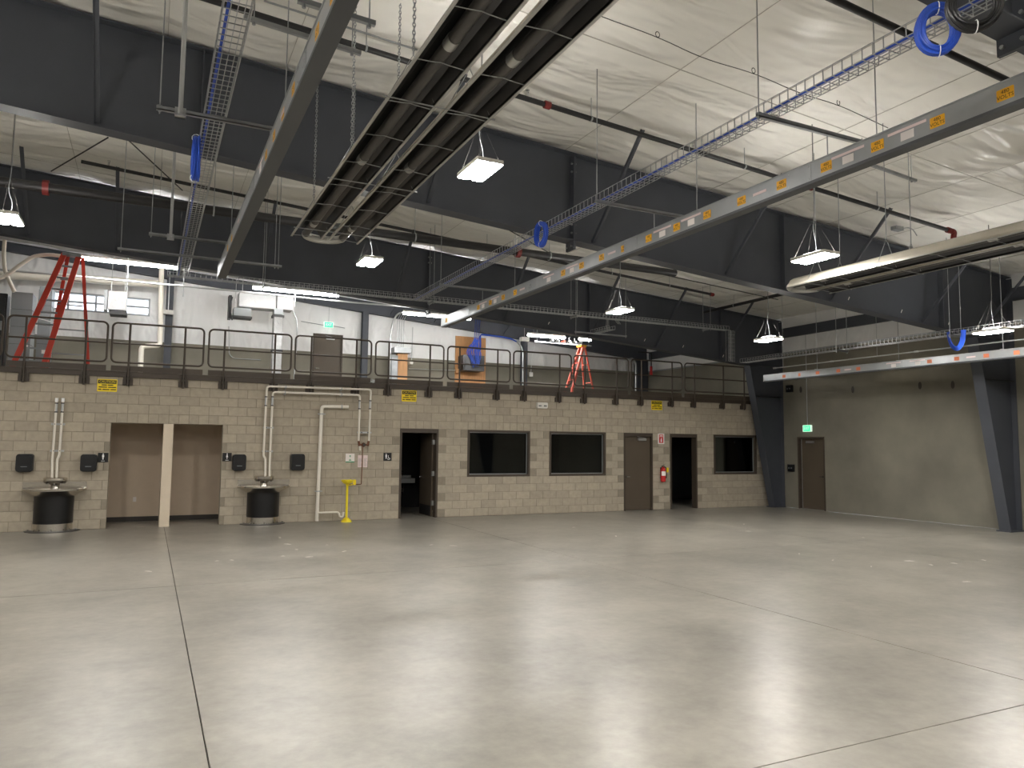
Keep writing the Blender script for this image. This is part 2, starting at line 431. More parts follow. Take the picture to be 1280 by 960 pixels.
# ================================================================== CEILING (white vinyl insulation under the roof)
cb = MB(); st = .155; nx = int((XR - XL) / st) + 1; ny = int((YR - YB) / st) + 1
for i in range(nx + 1):
    x = min(XL + i * st, XR)
    u = (x / 1.525) % 1.0; sag = .045 * math.sin(math.pi * u) ** 1.0
    for j in range(ny + 1):
        y = min(YB + j * st, YR)
        wv = .030 * mnoise.noise((x * .9, y * .45, 0)) + .012 * mnoise.noise((x * 2.2 + 5, y * 1.4, 3)) + .006 * mnoise.noise((x * 4.5, y * 3, 7))
        cb.v.append((x, y, roof_z(x) + .05 - sag + wv * (.35 + .65 * math.sin(math.pi * u))))
for i in range(nx):
    for j in range(ny):
        a = i * (ny + 1) + j; cb.f.append((a, a + 1, a + ny + 2, a + ny + 1)); cb.sm.append(True)
ce = struct('ceiling', cb, 'vinyl', 'white vinyl-faced insulation roof lining')
part('roof_deck', MB().add([(XL, YB, roof_z(XL) + .3), (XR, YB, roof_z(XR) + .3), (XR, YR + .3, roof_z(XR) + .3), (XL, YR + .3, roof_z(XL) + .3)], [(0, 1, 2, 3)]), 'gray_metal', ce)
for y in (-16.2, -13.9, -10.6, -6.1, -1.2, 3.2):
    part('strap', MB().bar((-8, y, roof_z(-8) - .035), (XR, y, roof_z(XR) - .035), .016, .004), 'seam', ce)
for k in range(-4, 12):
    x = k * 1.525; part('seam_tape', MB().box(x - .004, x + .004, -17, YR - .05, roof_z(x) + .028, roof_z(x) + .034), 'seam', ce)
# ================================================================== MEZZANINE
me_ = struct('floor_mezzanine', MB().box(XL, XR, .0, YR, WTOP + .0, ZM), 'concrete', 'mezzanine slab')
struct('trim_1', MB().box(XL, XR - .9, -.05, -.0, WTOP - .03, ZM + .002).box(XL, XR - .9, -.065, -.05, ZM - .012, ZM + .002).box(XL, XR - .9, -.065, -.05, WTOP - .03, WTOP - .016), 'brown_paint', 'dark brown steel channel along the mezzanine edge')

# ================================================================== STEEL FRAMES
def steel_frame(Y, label, x_left=XL, column=True, braces=(), tie=True):
    t = thing('steel_portal', label, 'steel frame', (XR - .3, Y, 0), 'tapered steel portal frames')
    FW = .26
    web = MB(); xa, xb = x_left + .01, 16.72
    web.prism([(xa, raf_z(xa)), (xb, raf_z(xb)), (XR - .02, raf_z(xb) - .0), (XR - .02, roof_z(XR) - .06), (xa, roof_z(xa) - .06)], 'y', Y - .006, Y + .006)
    rf = part('rafter', web, 'steel_paint', t)
    fl_ = MB()
    fl_.bar((xa, Y, raf_z(xa) - .009), (xb, Y, raf_z(xb) - .009), FW, .018, (0, 0, 1)); fl_.bar((xa, Y, roof_z(xa) - .055), (XR - .03, Y, roof_z(XR) - .055), FW, .016)
    part('flange', fl_, 'steel_paint', rf)
    for x in (-6.0, 6.2):
        sp = MB(); sp.box(x - .02, x + .02, Y - FW / 2, Y + FW / 2, raf_z(x) - .16, roof_z(x) - .1)
        so = part('splice_plate', sp, 'steel_paint', rf)
        for zz in (raf_z(x) - .1, raf_z(x) + .12, raf_z(x) + .26, roof_z(x) - .22, roof_z(x) - .36):
            for s in (-.08, .08): sp2 = MB().tube([(x - .045, Y + s, zz), (x + .045, Y + s, zz)], .018, 6); part('bolt', sp2, 'galv', rf)
    for x in (.45, 10.9, 15.6):
        part('stiffener', MB().box(x - .006, x + .006, Y - FW / 2 + .01, Y + FW / 2 - .01, raf_z(x), roof_z(x) - .08), 'steel_paint', rf)
    if column:
        zt = raf_z(16.72); xi = lambda z: 17.66 - (17.66 - 16.72) * z / zt
        cw = MB(); cw.prism([(17.66, .02), (XR - .02, .02), (XR - .02, zt), (16.72, zt)], 'y', Y - .006, Y + .006)
        co = part('column', cw, 'steel_paint', t)
        cf = MB(); cf.bar((17.66, Y, .02), (16.72, Y, zt), .02, FW, (0, 1, 0)); cf.box(XR - .03, XR - .012, Y - FW / 2, Y + FW / 2, .02, roof_z(XR) - .08)
        part('flange', cf, 'steel_paint', co)
        part('stiffener', MB().box(xi(zt) + .01, XR - .03, Y - FW / 2 + .02, Y + FW / 2 - .02, zt - .012, zt + .008), 'steel_paint', co)
        part('stiffener', MB().box(xi(3.45) + .01, XR - .03, Y - .1, Y + .1, 3.44, 3.455), 'black_steel', co)
        part('base_plate', MB().box(17.58, XR - .012, Y - .16, Y + .16, .0, .025), 'steel_paint', co)
    for x, s in braces:
        z0 = raf_z(x) + .06; y1 = Y + s * 1.45; mb = MB()
        mb.bar((x, Y + s * .02, z0), (x, y1, roof_z(x) - .05), .06, .008, (1, 0, 0)).bar((x + .03, Y + s * .02, z0), (x + .03, y1, roof_z(x) - .05), .008, .06, (1, 0, 0))
        part('flange_brace', mb, 'steel_paint', t)
    return t
BX = (-2.1, -.79, 3.65, 6.6, 9.5, 12.3, 15.0)
P2 = steel_frame(-.4, 'charcoal tapered steel frame whose column stands against the block wall end', braces=[(x, -1) for x in (-2.4, -.8, 2.2, 5.3, 8.3, 11.0, 13.2, 15.6)])
P1 = steel_frame(-7.5, 'charcoal tapered steel frame whose column stands halfway along the bare concrete wall', braces=[(x, -1) for x in (-.79, 3.65, 6.6, 9.5, 12.2, 15.0, 16.9)])
steel_frame(-14.62, 'charcoal tapered steel frame with a bolted splice above the blue and black coils')
steel_frame(-21.7, 'charcoal tapered steel frame behind the open floor')
# end-wall frame behind the mezzanine: shallow rafter and posts
ef = thing('rear_rafter', 'shallow grey steel rafter on posts along the mezzanine rear wall', 'steel frame', (XR - .5, 6.7, ZM))
eb = lambda x: 6.82 - .0835 * x
mb = MB(); mb.prism([(XL + .01, eb(XL)), (XR - .02, eb(XR)), (XR - .02, roof_z(XR) - .08), (XL + .01, roof_z(XL) - .08)], 'y', 6.69, 6.71); rfo = part('rafter', mb, 'steel_paint', ef)
part('flange', MB().bar((XL + .01, 6.7, eb(XL)), (XR - .02, 6.7, eb(XR)), .2, .014).bar((XL + .01, 6.7, roof_z(XL) - .09), (XR - .02, 6.7, roof_z(XR) - .09), .2, .014), 'steel_paint', rfo)
for x in colx + [17.8]:
    h = .27 if x == 17.8 else .1; mb = MB(); zt = eb(x)
    mb.box(x - h, x + h, 6.60, 6.612, ZM, zt).box(x - h, x + h, 6.79, 6.80, ZM, zt).box(x - .006, x + .006, 6.61, 6.79, ZM, zt)
    part('post', mb, 'steel_paint', ef)
for x in (2.3, 4.4, 7.3, 8.9, 11.6, 14.2):
    part('flange_brace', MB().bar((x, 6.62, eb(x) + .05), (x, 5.7, roof_z(x) - .05), .05, .01, (1, 0, 0)), 'steel_paint', ef)
# eave strut on the right wall
es = thing('eave_strut', 'dark steel eave beam along the top of the right wall', 'beam', (XR - .1, -4, 5.33))
for ya, yb in ((YB + .02, -21.85), (-21.55, -14.77), (-14.47, -7.65), (-7.35, -.55), (-.25, YR - .45)):
    part('web', MB().box(XR - .1, XR - .085, ya, yb, 5.34, 5.62).box(XR - .1, XR - .01, ya, yb, 5.33, 5.342).box(XR - .1, XR - .01, ya, yb, 5.618, 5.63), 'steel_paint', es)
for par, Yt, pts in ((P2, -.407, ((854, 433), (904, 445), (806, 425), (686, 404))), (P1, -7.507, ((1061, 373), (1127, 389), (1186, 404)))):
    for (a, b) in pts:
        q = atY(a, b, Yt); part('white_tag', MB().bar((q.x - .02, Yt - .002, q.z - .035), (q.x + .02, Yt - .002, q.z + .035), .02, .003, (0, 1, 0)), 'paper', par)
# x-bracing rods in the roof
def rod(name, p0, p1, r, m, label, cat, group=None, n=6): return single(name, MB().tube([p0, p1], r, n), m, label, cat, group=group)
def atR(px, py, off=0.):
    d = ray(px, py); t = (7.2 - off - CAM.z - .0695 * CAM.x) / (d.z + .0695 * d.x); return CAM + d * t
rod('brace_rod', atR(135, 172, .12), atR(64, 214, .12), .012, 'black_steel', 'thin dark bracing rod under the ceiling beside the square-ended sprinkler pipe', 'brace rod')
rod('brace_rod', atR(157, 172, .12), atR(228, 238, .12), .012, 'black_steel', 'thin dark bracing rod crossing the square-ended sprinkler pipe', 'brace rod')
rod('brace_rod', atR(598, 266, .12), atR(690, 318, .12), .012, 'black_steel', 'thin dark bracing rod beside the u-shaped end of the dark tube heater', 'brace rod')
# ================================================================== LAMPS
def bay_light(x, y, z, label):
    t = thing('high_bay_light', label, 'ceiling light', (x, y, z), 'high bay lights')
    part('housing', MB().bevbox(x - .165, x + .165, y - .31, y + .31, z, z + .045, .02, 'z').box(x - .05, x + .05, y - .16, y + .16, z + .045, z + .085), 'white_box', t)
    for s in (-1, 1):
        part('lens', MB().bevbox(x + s * .089 - .066, x + s * .089 + .066, y - .295, y + .295, z - .012, z - .001, .02, 'z'), 'bay_lens', t)
    part('added_uplight_lens', MB().bevbox(x - .12, x - .06, y - .28, y + .28, z + .0455, z + .052, .01, 'z').bevbox(x + .06, x + .12, y - .28, y + .28, z + .0455, z + .052, .01, 'z'), 'added_uplight', t)  # glowing strips added on top of the housing to lift the ceiling
    zr = roof_z(x) + .01; top = (x, y, z + .62)
    wr_ = MB()
    for sy in (-.26, .26):
        for sx in (-.13, .13): wr_.tube([(x + sx, y + sy, z + .04), top], .0015, 4)
    wr_.tube([top, (x, y, zr)], .003, 4)
    part('hanger_wire', wr_, 'heater_tube', t)
    cd = [(x + .03, y, z + .08), (x + .05, y + .02, z + .25), (x - .02, y, z + .42), (x + .01, y, z + .66), (x + .012, y, zr)]
    part('power_cord', MB().tube(arc_path(cd, .12, 4), .005, 5), 'gray_metal', t)
    return t
bay_light(3.31, -10.36, 5.0, 'twin-panel high bay light beside the long dark tube heater')
bay_light(3.34, -5.46, 5.0, 'twin-panel high bay light beyond the u-bend of the dark tube heater')
bay_light(8.8, -5.1, 4.67, 'twin-panel high bay light above the cable tray and small stepladder')
bay_light(12.75, -5.3, 4.32, 'twin-panel high bay light beside the leaning column by the block wall')
bay_light(8.6, -10.4, 4.6, 'twin-panel high bay light right beside the pale tube heater')
bay_light(14.45, -9.35, 4.1, 'twin-panel high bay light next to the blue cable hanging from a tray')
bay_light(-1.95, -5.5, 5.0, 'twin-panel high bay light above the tall red stepladder')
k = 0
for y in (-15.4, -20.4, -25.4):  # unseen fixture rows added to raise the overall light level
    for x in (-12.6, -7.3, -1.95, 3.31, 8.6, 14.0):
        bay_light(x, y, roof_z(x) - 1.95, 'added unseen twin-panel high bay light in the rows behind the open floor')
for y in (-10.4, -5.4):  # more unseen fixtures, added on the left for brightness
    for x in (-12.6, -7.3): bay_light(x, y, roof_z(x) - 2.1, 'added unseen twin-panel high bay light over the far left of the hall')
bay_light(-1.95, -10.4, 5.1, 'added unseen twin-panel high bay light over the floor left of the cable tray')  # one more unseen fixture added for brightness

def strip_light(pa, pb, Y, label):
    A = atY(*pa, Y); B = atY(*pb, Y); z = (A.z + B.z) / 2
    t = thing('strip_light', label, 'strip light', ((A.x + B.x) / 2, Y, z), 'mezzanine strip lights')
    part('housing', MB().box(A.x, B.x, Y - .05, Y + .05, z + .02, z + .07), 'white_box', t)
    part('lens', MB().bevbox(A.x + .01, B.x - .01, Y - .055, Y + .055, z - .05, z + .02, .025, 'x'), 'strip_lens', t)
    for q in (.15, .85):
        x = A.x + (B.x - A.x) * q; part('hanger_wire', MB().tube([(x, Y, z + .07), (x, Y, roof_z(x) + .01)], .004, 4), 'galv', t)
    return t
strip_light((97, 325), (222, 331), 3.0, 'long lit strip light hanging over the tall red stepladder')
strip_light((316, 360), (423, 368), 3.0, 'long lit strip light above the foil-wrapped duct')
strip_light((504, 391), (588, 398), 3.0, 'long lit strip light above the electrical conduits and gutter box')
strip_light((660, 418), (706, 422), 3.0, 'short lit strip light beside the third mezzanine post')
strip_light((724, 423), (738, 425), 3.0, 'stubby lit strip light just above the small stepladder')
# ================================================================== WINDOWS AND DOORS IN THE BLOCK WALL
for n, (x0, x1, z0, z1) in enumerate([OPN[2], OPN[3], OPN[6]]):
    wd = structe('window_%d' % (n + 1), ((x0 + x1) / 2, .06, z0), 'fixed dark window in the block wall')
    f_ = .055; mb = MB()
    mb.box(x0, x1, -.012, .16, z1 - f_, z1).box(x0, x1, -.012, .16, z0, z0 + f_).box(x0, x0 + f_, -.012, .16, z0 + f_, z1 - f_).box(x1 - f_, x1, -.012, .16, z0 + f_, z1 - f_)
    part('window_frame', mb, 'brown_paint', wd)
    part('glazing_stop', MB().box(x0 + f_, x1 - f_, .07, .085, z1 - f_ - .02, z1 - f_).box(x0 + f_, x1 - f_, .07, .085, z0 + f_, z0 + f_ + .02).box(x0 + f_, x0 + f_ + .02, .07, .085, z0 + f_, z1 - f_).box(x1 - f_ - .02, x1 - f_, .07, .085, z0 + f_, z1 - f_), 'gray_metal', wd)
    part('pane', MB().box(x0 + f_, x1 - f_, .09, .096, z0 + f_, z1 - f_), 'pane', wd)
def lever(mb, x, y, z, s=1):
    mb.tube([(x, y, z), (x, y - .05, z)], .026, 12); mb.tube([(x, y - .05, z), (x + s * .11, y - .055, z)], .010, 8); return mb
def closer(x, y, z, par, s=1):
    c = part('door_closer', MB().bevbox(x - .14, x + .14, y - .06, y, z - .035, z + .035, .012), 'alu', par)
    part('closer_arm', MB().bar((x + s * .1, y - .06, z + .04), (x - s * .16, y - .02, z + .085), .02, .008), 'alu', par)
    return c
def frame_y(x0, x1, z1, y0, y1, par, f_=.05):
    part('door_frame', MB().box(x0, x0 + f_, y0, y1, 0, z1).box(x1 - f_, x1, y0, y1, 0, z1).box(x0 + f_, x1 - f_, y0, y1, z1 - .1, z1), 'brown_paint', par)
d1 = structe('door_1', (6.18, .1, 0), 'open brown restroom door'); x0, x1 = OPN[1][:2]; frame_y(x0, x1, 2.235, -.012, .2, d1)
lf = part('door_leaf', MB().box(x1 - .10, x1 - .055, .2, 1.1, .01, 2.13), 'door_paint', d1)
for z in (.35, 1.1, 1.9): part('hinge', MB().box(x1 - .105, x1 - .048, .12, .2, z - .06, z + .06), 'alu', lf)
part('handle', MB().tube([(x1 - .10, 1.03, .98), (x1 - .15, 1.03, .98)], .025, 10).tube([(x1 - .15, 1.03, .98), (x1 - .155, .92, .98)], .010, 8), 'chrome', lf)
part('kick_plate', MB().box(x1 - .103, x1 - .10, .24, 1.06, .03, .28), 'black_steel', lf)
d2 = structe('door_2', (12.9, .05, 0), 'closed dark brown steel door'); x0, x1 = OPN[4][:2]; frame_y(x0, x1, 2.235, -.012, .2, d2)
lf = part('door_leaf', MB().box(x0 + .05, x1 - .05, .06, .105, .01, 2.135), 'door_paint', d2)
part('handle', lever(MB(), x0 + .115, .06, .97), 'chrome', lf); closer(x0 + .66, .06, 2.05, d2)
part('kick_plate', MB().box(x0 + .07, x1 - .07, .057, .06, .04, .3), 'door_paint', lf)
d3 = structe('door_3', (14.5, .05, 0), 'open doorway to a dark room'); x0, x1 = OPN[5][:2]; frame_y(x0, x1, 2.235, -.012, .2, d3)
part('door_leaf', MB().box(x0 + .055, x0 + .1, .21, 1.1, .01, 2.13), 'door_paint', d3)
d4 = structe('door_4', (XR, -1.57, 0), 'dark brown exit door in the concrete wall')
f_ = .05
part('door_frame', MB().box(XR - .012, XR + .2, DY0, DY0 + f_, 0, DZ).box(XR - .012, XR + .2, DY1 - f_, DY1, 0, DZ).box(XR - .012, XR + .2, DY0 + f_, DY1 - f_, DZ - f_, DZ), 'brown_paint', d4)
lf = part('door_leaf', MB().box(XR + .1, XR + .145, DY0 + f_, DY1 - f_, .012, DZ - f_), 'door_paint', d4)
part('light_stop', MB().box(XR, XR + .16, DY0 + f_, DY1 - f_, -.02, .01), 'alu', d4)  # sill strip added to stop outside light leaking under the leaf
part('weather_strip', MB().box(XR + .09, XR + .10, DY1 - f_ - .03, DY1 - f_ - .012, .02, DZ - f_ - .02), 'alu', lf)
part('door_closer', MB().bevbox(XR + .04, XR + .1, -1.62, -1.34, DZ - .19, DZ - .12, .012, 'x'), 'alu', lf)
part('handle', MB().tube([(XR + .1, DY0 + .13, 1.0), (XR + .04, DY0 + .13, 1.0)], .025, 10).tube([(XR + .045, DY0 + .13, 1.0), (XR + .045, DY0 + .25, 1.0)], .011, 8), 'black_steel', lf)
d5 = structe('door_5', (5.27, YR, ZM), 'closed dark door on the mezzanine')
x0, x1, zt = 4.77, 5.76, 5.48
part('door_frame', MB().box(x0, x0 + .05, YR - .012, YR + .18, ZM, zt).box(x1 - .05, x1, YR - .012, YR + .18, ZM, zt).box(x0 + .05, x1 - .05, YR - .012, YR + .18, zt - .05, zt), 'brown_paint', d5)
lf = part('door_leaf', MB().box(x0 + .05, x1 - .05, YR + .04, YR + .085, ZM + .01, zt - .05), 'door_paint', d5)
part('handle', lever(MB(), x0 + .12, YR + .04, ZM + .98), 'chrome', lf); closer(x0 + .58, YR + .04, zt - .14, d5)
# mezzanine window
w4 = structe('window_4', ((WX0 + WX1) / 2, YR, WZ0), 'bright daylight window high on the rear wall'); mb = MB(); f_ = .05
mb.box(WX0, WX1, YR - .01, YR + .12, WZ1 - f_, WZ1).box(WX0, WX1, YR - .01, YR + .12, WZ0, WZ0 + f_)
nP = 4
for i in range(nP + 1):
    x = WX0 + (WX1 - WX0 - f_) * i / nP; mb.box(x, x + f_, YR - .01, YR + .12, WZ0 + f_, WZ1 - f_)
part('window_frame', mb, 'gray_metal', w4)
for i in range(nP):
    x = WX0 + (WX1 - WX0 - f_) * i / nP
    part('pane', MB().box(x + f_, x + (WX1 - WX0 - f_) / nP, YR + .05, YR + .056, WZ0 + f_, WZ1 - f_), 'pane_clear', w4)
    part('glazing_bar', MB().box(x + f_, x + (WX1 - WX0 - f_) / nP, YR + .03, YR + .06, (WZ0 + WZ1) / 2 - .03, (WZ0 + WZ1) / 2 + .03), 'gray_metal', w4)

# ================================================================== THINGS ON THE BLOCK WALL
def W(px, py, Y=0.0): q = atY(px, py, Y); return q.x, q.z
def rectW(a, b, c, d, Y=0.0):
    """pixel box -> x0,x1,z0,z1 on the wall"""
    x0, z1 = W(a, (b + d) / 2, Y)[0], W((a + c) / 2, b, Y)[1]; x1, z0 = W(c, (b + d) / 2, Y)[0], W((a + c) / 2, d, Y)[1]; return x0, x1, z0, z1
def towel(px0, px1, py0, py1, label):
    x0, x1, z0, z1 = rectW(px0, py0, px1, py1, -.22); c = (x0 + x1) / 2; h = z1 - z0; hw = (x1 - x0) / 2
    t = thing('towel_dispenser', label, 'towel dispenser', (c, -.0, z0), 'black paper towel dispensers')
    pr = [(-.006, z0 + .02), (-.15, z0), (-.21, z0 + .05), (-.235, z0 + h * .35), (-.235, z0 + h * .72), (-.20, z1 - .03), (-.15, z1), (-.006, z1)]
    part('cover', MB().bevbox(c - hw, c + hw, -.17, -.004, z0, z1, .055, 'y', 5).bevbox(c - hw * .97, c + hw * .97, -.215, -.17, z0 + .008, z1 - .012, .06, 'y', 5).bevbox(c - hw * .92, c + hw * .92, -.235, -.215, z0 + .02, z1 - .035, .065, 'y', 5), 'black_plastic', t)
    part('smoked_window', MB().bevbox(c - hw * .86, c + hw * .86, -.241, -.234, z0 + h * .40, z0 + h * .78, .03), 'black_panel', t)
    part('emblem', MB().box(c - .055, c + .055, -.2405, -.2345, z0 + h * .28, z0 + h * .31), 'gray_metal', t)
    part('feed_slot', MB().box(c - hw * .7, c + hw * .7, -.16, -.10, z0 - .004, z0 + .012), 'base_dark', t)
towel(19, 41, 567.5, 590, 'black towel dispenser with open block wall to one side, left of first basin')
towel(100, 121, 568, 589.5, 'black towel dispenser between the first basin and a restroom sign')
towel(291, 308, 568, 588.5, 'black towel dispenser between a restroom sign and the second basin')
towel(364, 381.5, 567.5, 588, 'black towel dispenser between the second basin and the white drain pipe')

def fountain(px, label):
    cx = atY(px, 620, -.25).x; t = thing('wash_fountain', label, 'wash basin', (cx, 0, 0), 'half-round wash fountains')
    def half(prof, n=24): return MB().lathe(prof, (cx, -.012, 0), n, 180, 360)
    part('base_flange', half([(.30, .0), (.50, .0), (.50, .012), (.47, .02), (.36, .022)]), 'heater_tube', t)
    part('base_ring', half([(.355, .02), (.35, .16)]), 'stainless', t)
    part('pedestal', half([(.352, .16), (.356, .16), (.356, .74), (.34, .745)]), 'black_panel', t)
    bs = part('basin', half([(.34, .70), (.38, .72), (.52, .80), (.575, .83), (.575, .865), (.55, .87), (.50, .83), (.30, .77), (.05, .755), (.001, .755)]), 'stainless', t)
    part('backsplash', MB().box(cx - .57, cx + .57, -.03, -.006, .83, 1.0), 'stainless', t)
    part('spray_stem', half([(.12, .75), (.085, .80), (.075, .92), (.12, .98)], 14), 'stainless', t)
    part('spray_head', half([(.02, .975), (.20, .975), (.215, 1.0), (.215, 1.075), (.19, 1.09), (.02, 1.09)], 18), 'stainless', t)
    for a in (200, 230, 270, 310, 340):
        q = math.radians(a); part('nozzle', MB().tube([(cx + .17 * math.cos(q), -.012 + .17 * math.sin(q), .98), (cx + .17 * math.cos(q), -.012 + .17 * math.sin(q), .95)], .016, 8), 'chrome', t)
    for a in (195, 225, 270, 315, 345):
        q = math.radians(a); part('anchor_bolt', MB().tube([(cx + .44 * math.cos(q), -.012 + .44 * math.sin(q), .018), (cx + .44 * math.cos(q), -.012 + .44 * math.sin(q), .05)], .018, 6), 'chrome', t)
    return cx
c1 = fountain(66.5, 'half-round steel wash fountain, black pedestal, under two short capped pipes')
c2 = fountain(331, 'half-round steel wash fountain, black pedestal, under two long looping pipes')
def pipe_thing(path_px, r, label, bare=None, cap=False, Y=-.072, group='white insulated water pipes', end_z=None, name='water_pipe'):
    pts = [atY(a, b, Y) for a, b in path_px]
    if end_z is not None: pts[0].z = end_z
    t = thing(name, label, 'pipe', tuple(pts[0]), group)
    part('jacket', MB().tube(arc_path(pts, .07, 4), r, 10), 'pvc', t)
    for (a, b) in (bare or []):
        p0, p1 = atY(*a, Y), atY(*b, Y); part('bare_section', MB().tube([p0, p1], r * 1.04, 10), 'zinc', t, 'bare grey metal section')
        d = (p1 - p0).normalized()
        for q in (p0, p1): part('collar', MB().tube([q - d * .012, q + d * .012], r * 1.25, 10), 'base_dark', t)
    if cap: q = pts[-1]; part('cap', MB().tube([q - V3((0, 0, .07)), q + V3((0, 0, .008))], r * 1.3, 10), 'sign_white', t)
    return t
ZH = 1.05
pipe_thing([(65.2, 594), (65.4, 575), (66.2, 565), (71, 498)], .024, 'white water pipe with a capped top, straight down onto first basin', [((69.9, 515), (70.7, 504))], True, end_z=ZH)
pipe_thing([(71, 594), (71.6, 574), (74.3, 569), (78.8, 498)], .024, 'white water pipe with a capped top and a small jog above first basin', [((77.6, 515), (78.4, 504))], True, end_z=ZH)
pipe_thing([(331.8, 591), (331.9, 573), (329.3, 570), (333.6, 482.8), (463.8, 487), (461.2, 551)], .024, 'white water pipe looping along the mezzanine edge above the second basin, outer one', [((332.1, 507), (332.7, 496)), ((462.4, 511), (463, 501))], end_z=ZH, Y=-.165)
pipe_thing([(337, 591), (337.4, 573), (341, 490), (450, 493.8), (448.2, 551)], .024, 'white water pipe looping just inside the outer one above second basin', [((340.2, 507), (340.8, 496)), ((449.2, 511), (449.7, 501))], end_z=ZH, Y=-.165)
pipe_thing([(396, 650.5), (402.3, 508), (435.6, 508.6)], .042, 'thick white drain pipe from floor turning level above the eyewash sign', Y=-.08, group='white drain pipes', end_z=0.02, name='drain_pipe')
pipe_thing([(398, 641), (423.5, 640), (424.5, 646), (428.5, 646.2), (429.5, 640)], .022, 'low white waste pipe with a trap beside the yellow eyewash pedestal', Y=-.12, group='white drain pipes', name='drain_pipe')
for (a, b, c, lab) in ((64, 81.5, 530, 'short steel strut holding the capped pipes, upper'), (62.5, 80, 563.5, 'short steel strut holding the capped pipes, just above the jog'), (329, 342, 534.5, 'short steel strut holding the looping pipes, upper'), (327.5, 341, 564, 'short steel strut holding the looping pipes, just above the basin'), (446.5, 464, 540.5, 'short steel strut holding the looping pipes above the mixing valve')):
    yy = -.025 if a < 100 else -.118; p0 = atY(a, c, yy); p1 = atY(b, c, yy)
    t = thing('pipe_strut', lab, 'pipe bracket', tuple(p0), 'wall struts'); part('channel', MB().bar(p0, (p1.x, p1.y, p0.z), .04, .041), 'zinc', t)
    for q in (.28, .72): x = p0.x + (p1.x - p0.x) * q; part('clamp_bolt', MB().tube([(x, yy - .02, p0.z), (x, yy - .08, p0.z)], .010, 6), 'base_dark', t)
for (a, b, lab) in ((357.3, 484, 'pipe clamp on outer looping pipe near the left bend'), (356.5, 491, 'pipe clamp on inner looping pipe near the left bend'), (427, 486.3, 'pipe clamp on outer looping pipe near the right bend'), (427, 493, 'pipe clamp on inner looping pipe near the right bend')):
    q = atY(a, b, -.165); single('pipe_clamp', MB().tube([(q.x - .012, q.y, q.z), (q.x + .012, q.y, q.z)], .034, 10).box(q.x - .012, q.x + .012, -.135, -.0, q.z - .045, q.z + .045), 'zinc', lab, 'pipe clamp', group='clamps on the looping pipes')
for (a, b, lab) in ((402, 517.5, 'split ring clamp high on the thick white drain pipe'), (398, 614, 'split ring clamp low on the thick white drain pipe'), (427, 508.5, 'split ring clamp on the level end of the thick white drain pipe')):
    q = atY(a, b, -.08); mb = MB(); z = q.z
    if a == 427: mb.tube([(q.x - .015, q.y, z), (q.x + .015, q.y, z)], .052, 12)
    else: mb.tube([(q.x, q.y, z - .015), (q.x, q.y, z + .015)], .052, 12).box(q.x - .09, q.x + .09, q.y - .01, q.y + .01, z - .012, z + .012)
    mb.tube([(q.x, q.y + .03, z), (q.x, -.0, z)], .008, 6)
    single('ring_clamp', mb, 'zinc', lab, 'pipe clamp', group='clamps on the drain pipe')
# mixing valve and copper feed
q = atY(454.5, 556, -.165); t = thing('mixing_valve', 'bronze mixing valve joining the two looping pipes above the eyewash', 'valve', (q.x, -.0, q.z))
part('body', MB().sphere((q.x, -.165, q.z), .055, 8).tube([(q.x - .13, -.165, q.z), (q.x + .13, -.165, q.z)], .026, 8), 'copper', t)
for s in (-1, 1): part('union', MB().tube([(q.x + s * .1, -.165, q.z - .03), (q.x + s * .12, -.165, q.z + .09)], .03, 8), 'copper', t)
part('dial', MB().tube([(q.x, -.21, q.z), (q.x, -.24, q.z)], .035, 10), 'base_dark', t)
part('test_cap', MB().tube([atY(449.5, 557, -.165), atY(450, 563, -.165)], .026, 10), 'pvc', t)
p2 = atY(453, 605, -.08)
single('copper_pipe', MB().tube(arc_path([(q.x - .02, -.165, q.z - .04), (q.x - .03, -.165, p2.z), (atY(438, 605, -.35).x, -.30, p2.z)], .03, 3), .012, 8), 'copper', 'thin copper pipe dropping from mixing valve to the eyewash', 'pipe')
# eyewash
ex, ey = 4.30, -.33; zb_ = atY(433, 601, ey).z
t = thing('eyewash_station', 'yellow pedestal eyewash with a shallow bowl', 'eyewash', (ex, ey, 0))
part('base', MB().lathe([(.001, .035), (.05, .035), (.065, .09), (.045, .10), (.12, .03), (.13, .0)], (ex, ey, 0), 18), 'yellow', t)
part('pedestal', MB().tube([(ex, ey, .02), (ex, ey, zb_ - .1)], .028, 12), 'yellow', t)
part('bowl', MB().lathe([(.03, -.12), (.04, -.08), (.11, -.05), (.145, .0), (.15, .02), (.14, .02), (.10, -.03), (.001, -.05)], (ex, ey, zb_), 22), 'yellow', t)
for s in (-1, 1): part('spray_head', MB().tube([(ex + s * .06, ey, zb_ - .04), (ex + s * .06, ey, zb_ + .03)], .03, 12), 'yellow', t)
part('push_handle', MB().tube([(ex + .03, ey, zb_ - .11), (ex + .12, ey - .02, zb_ - .09)], .012, 8), 'yellow', t)
part('tag', MB().bevbox(ex + .13, ex + .2, ey - .03, ey - .025, zb_ - .1, zb_ + .03, .02), 'sign_yellow', t, 'yellow hanging inspection tag')
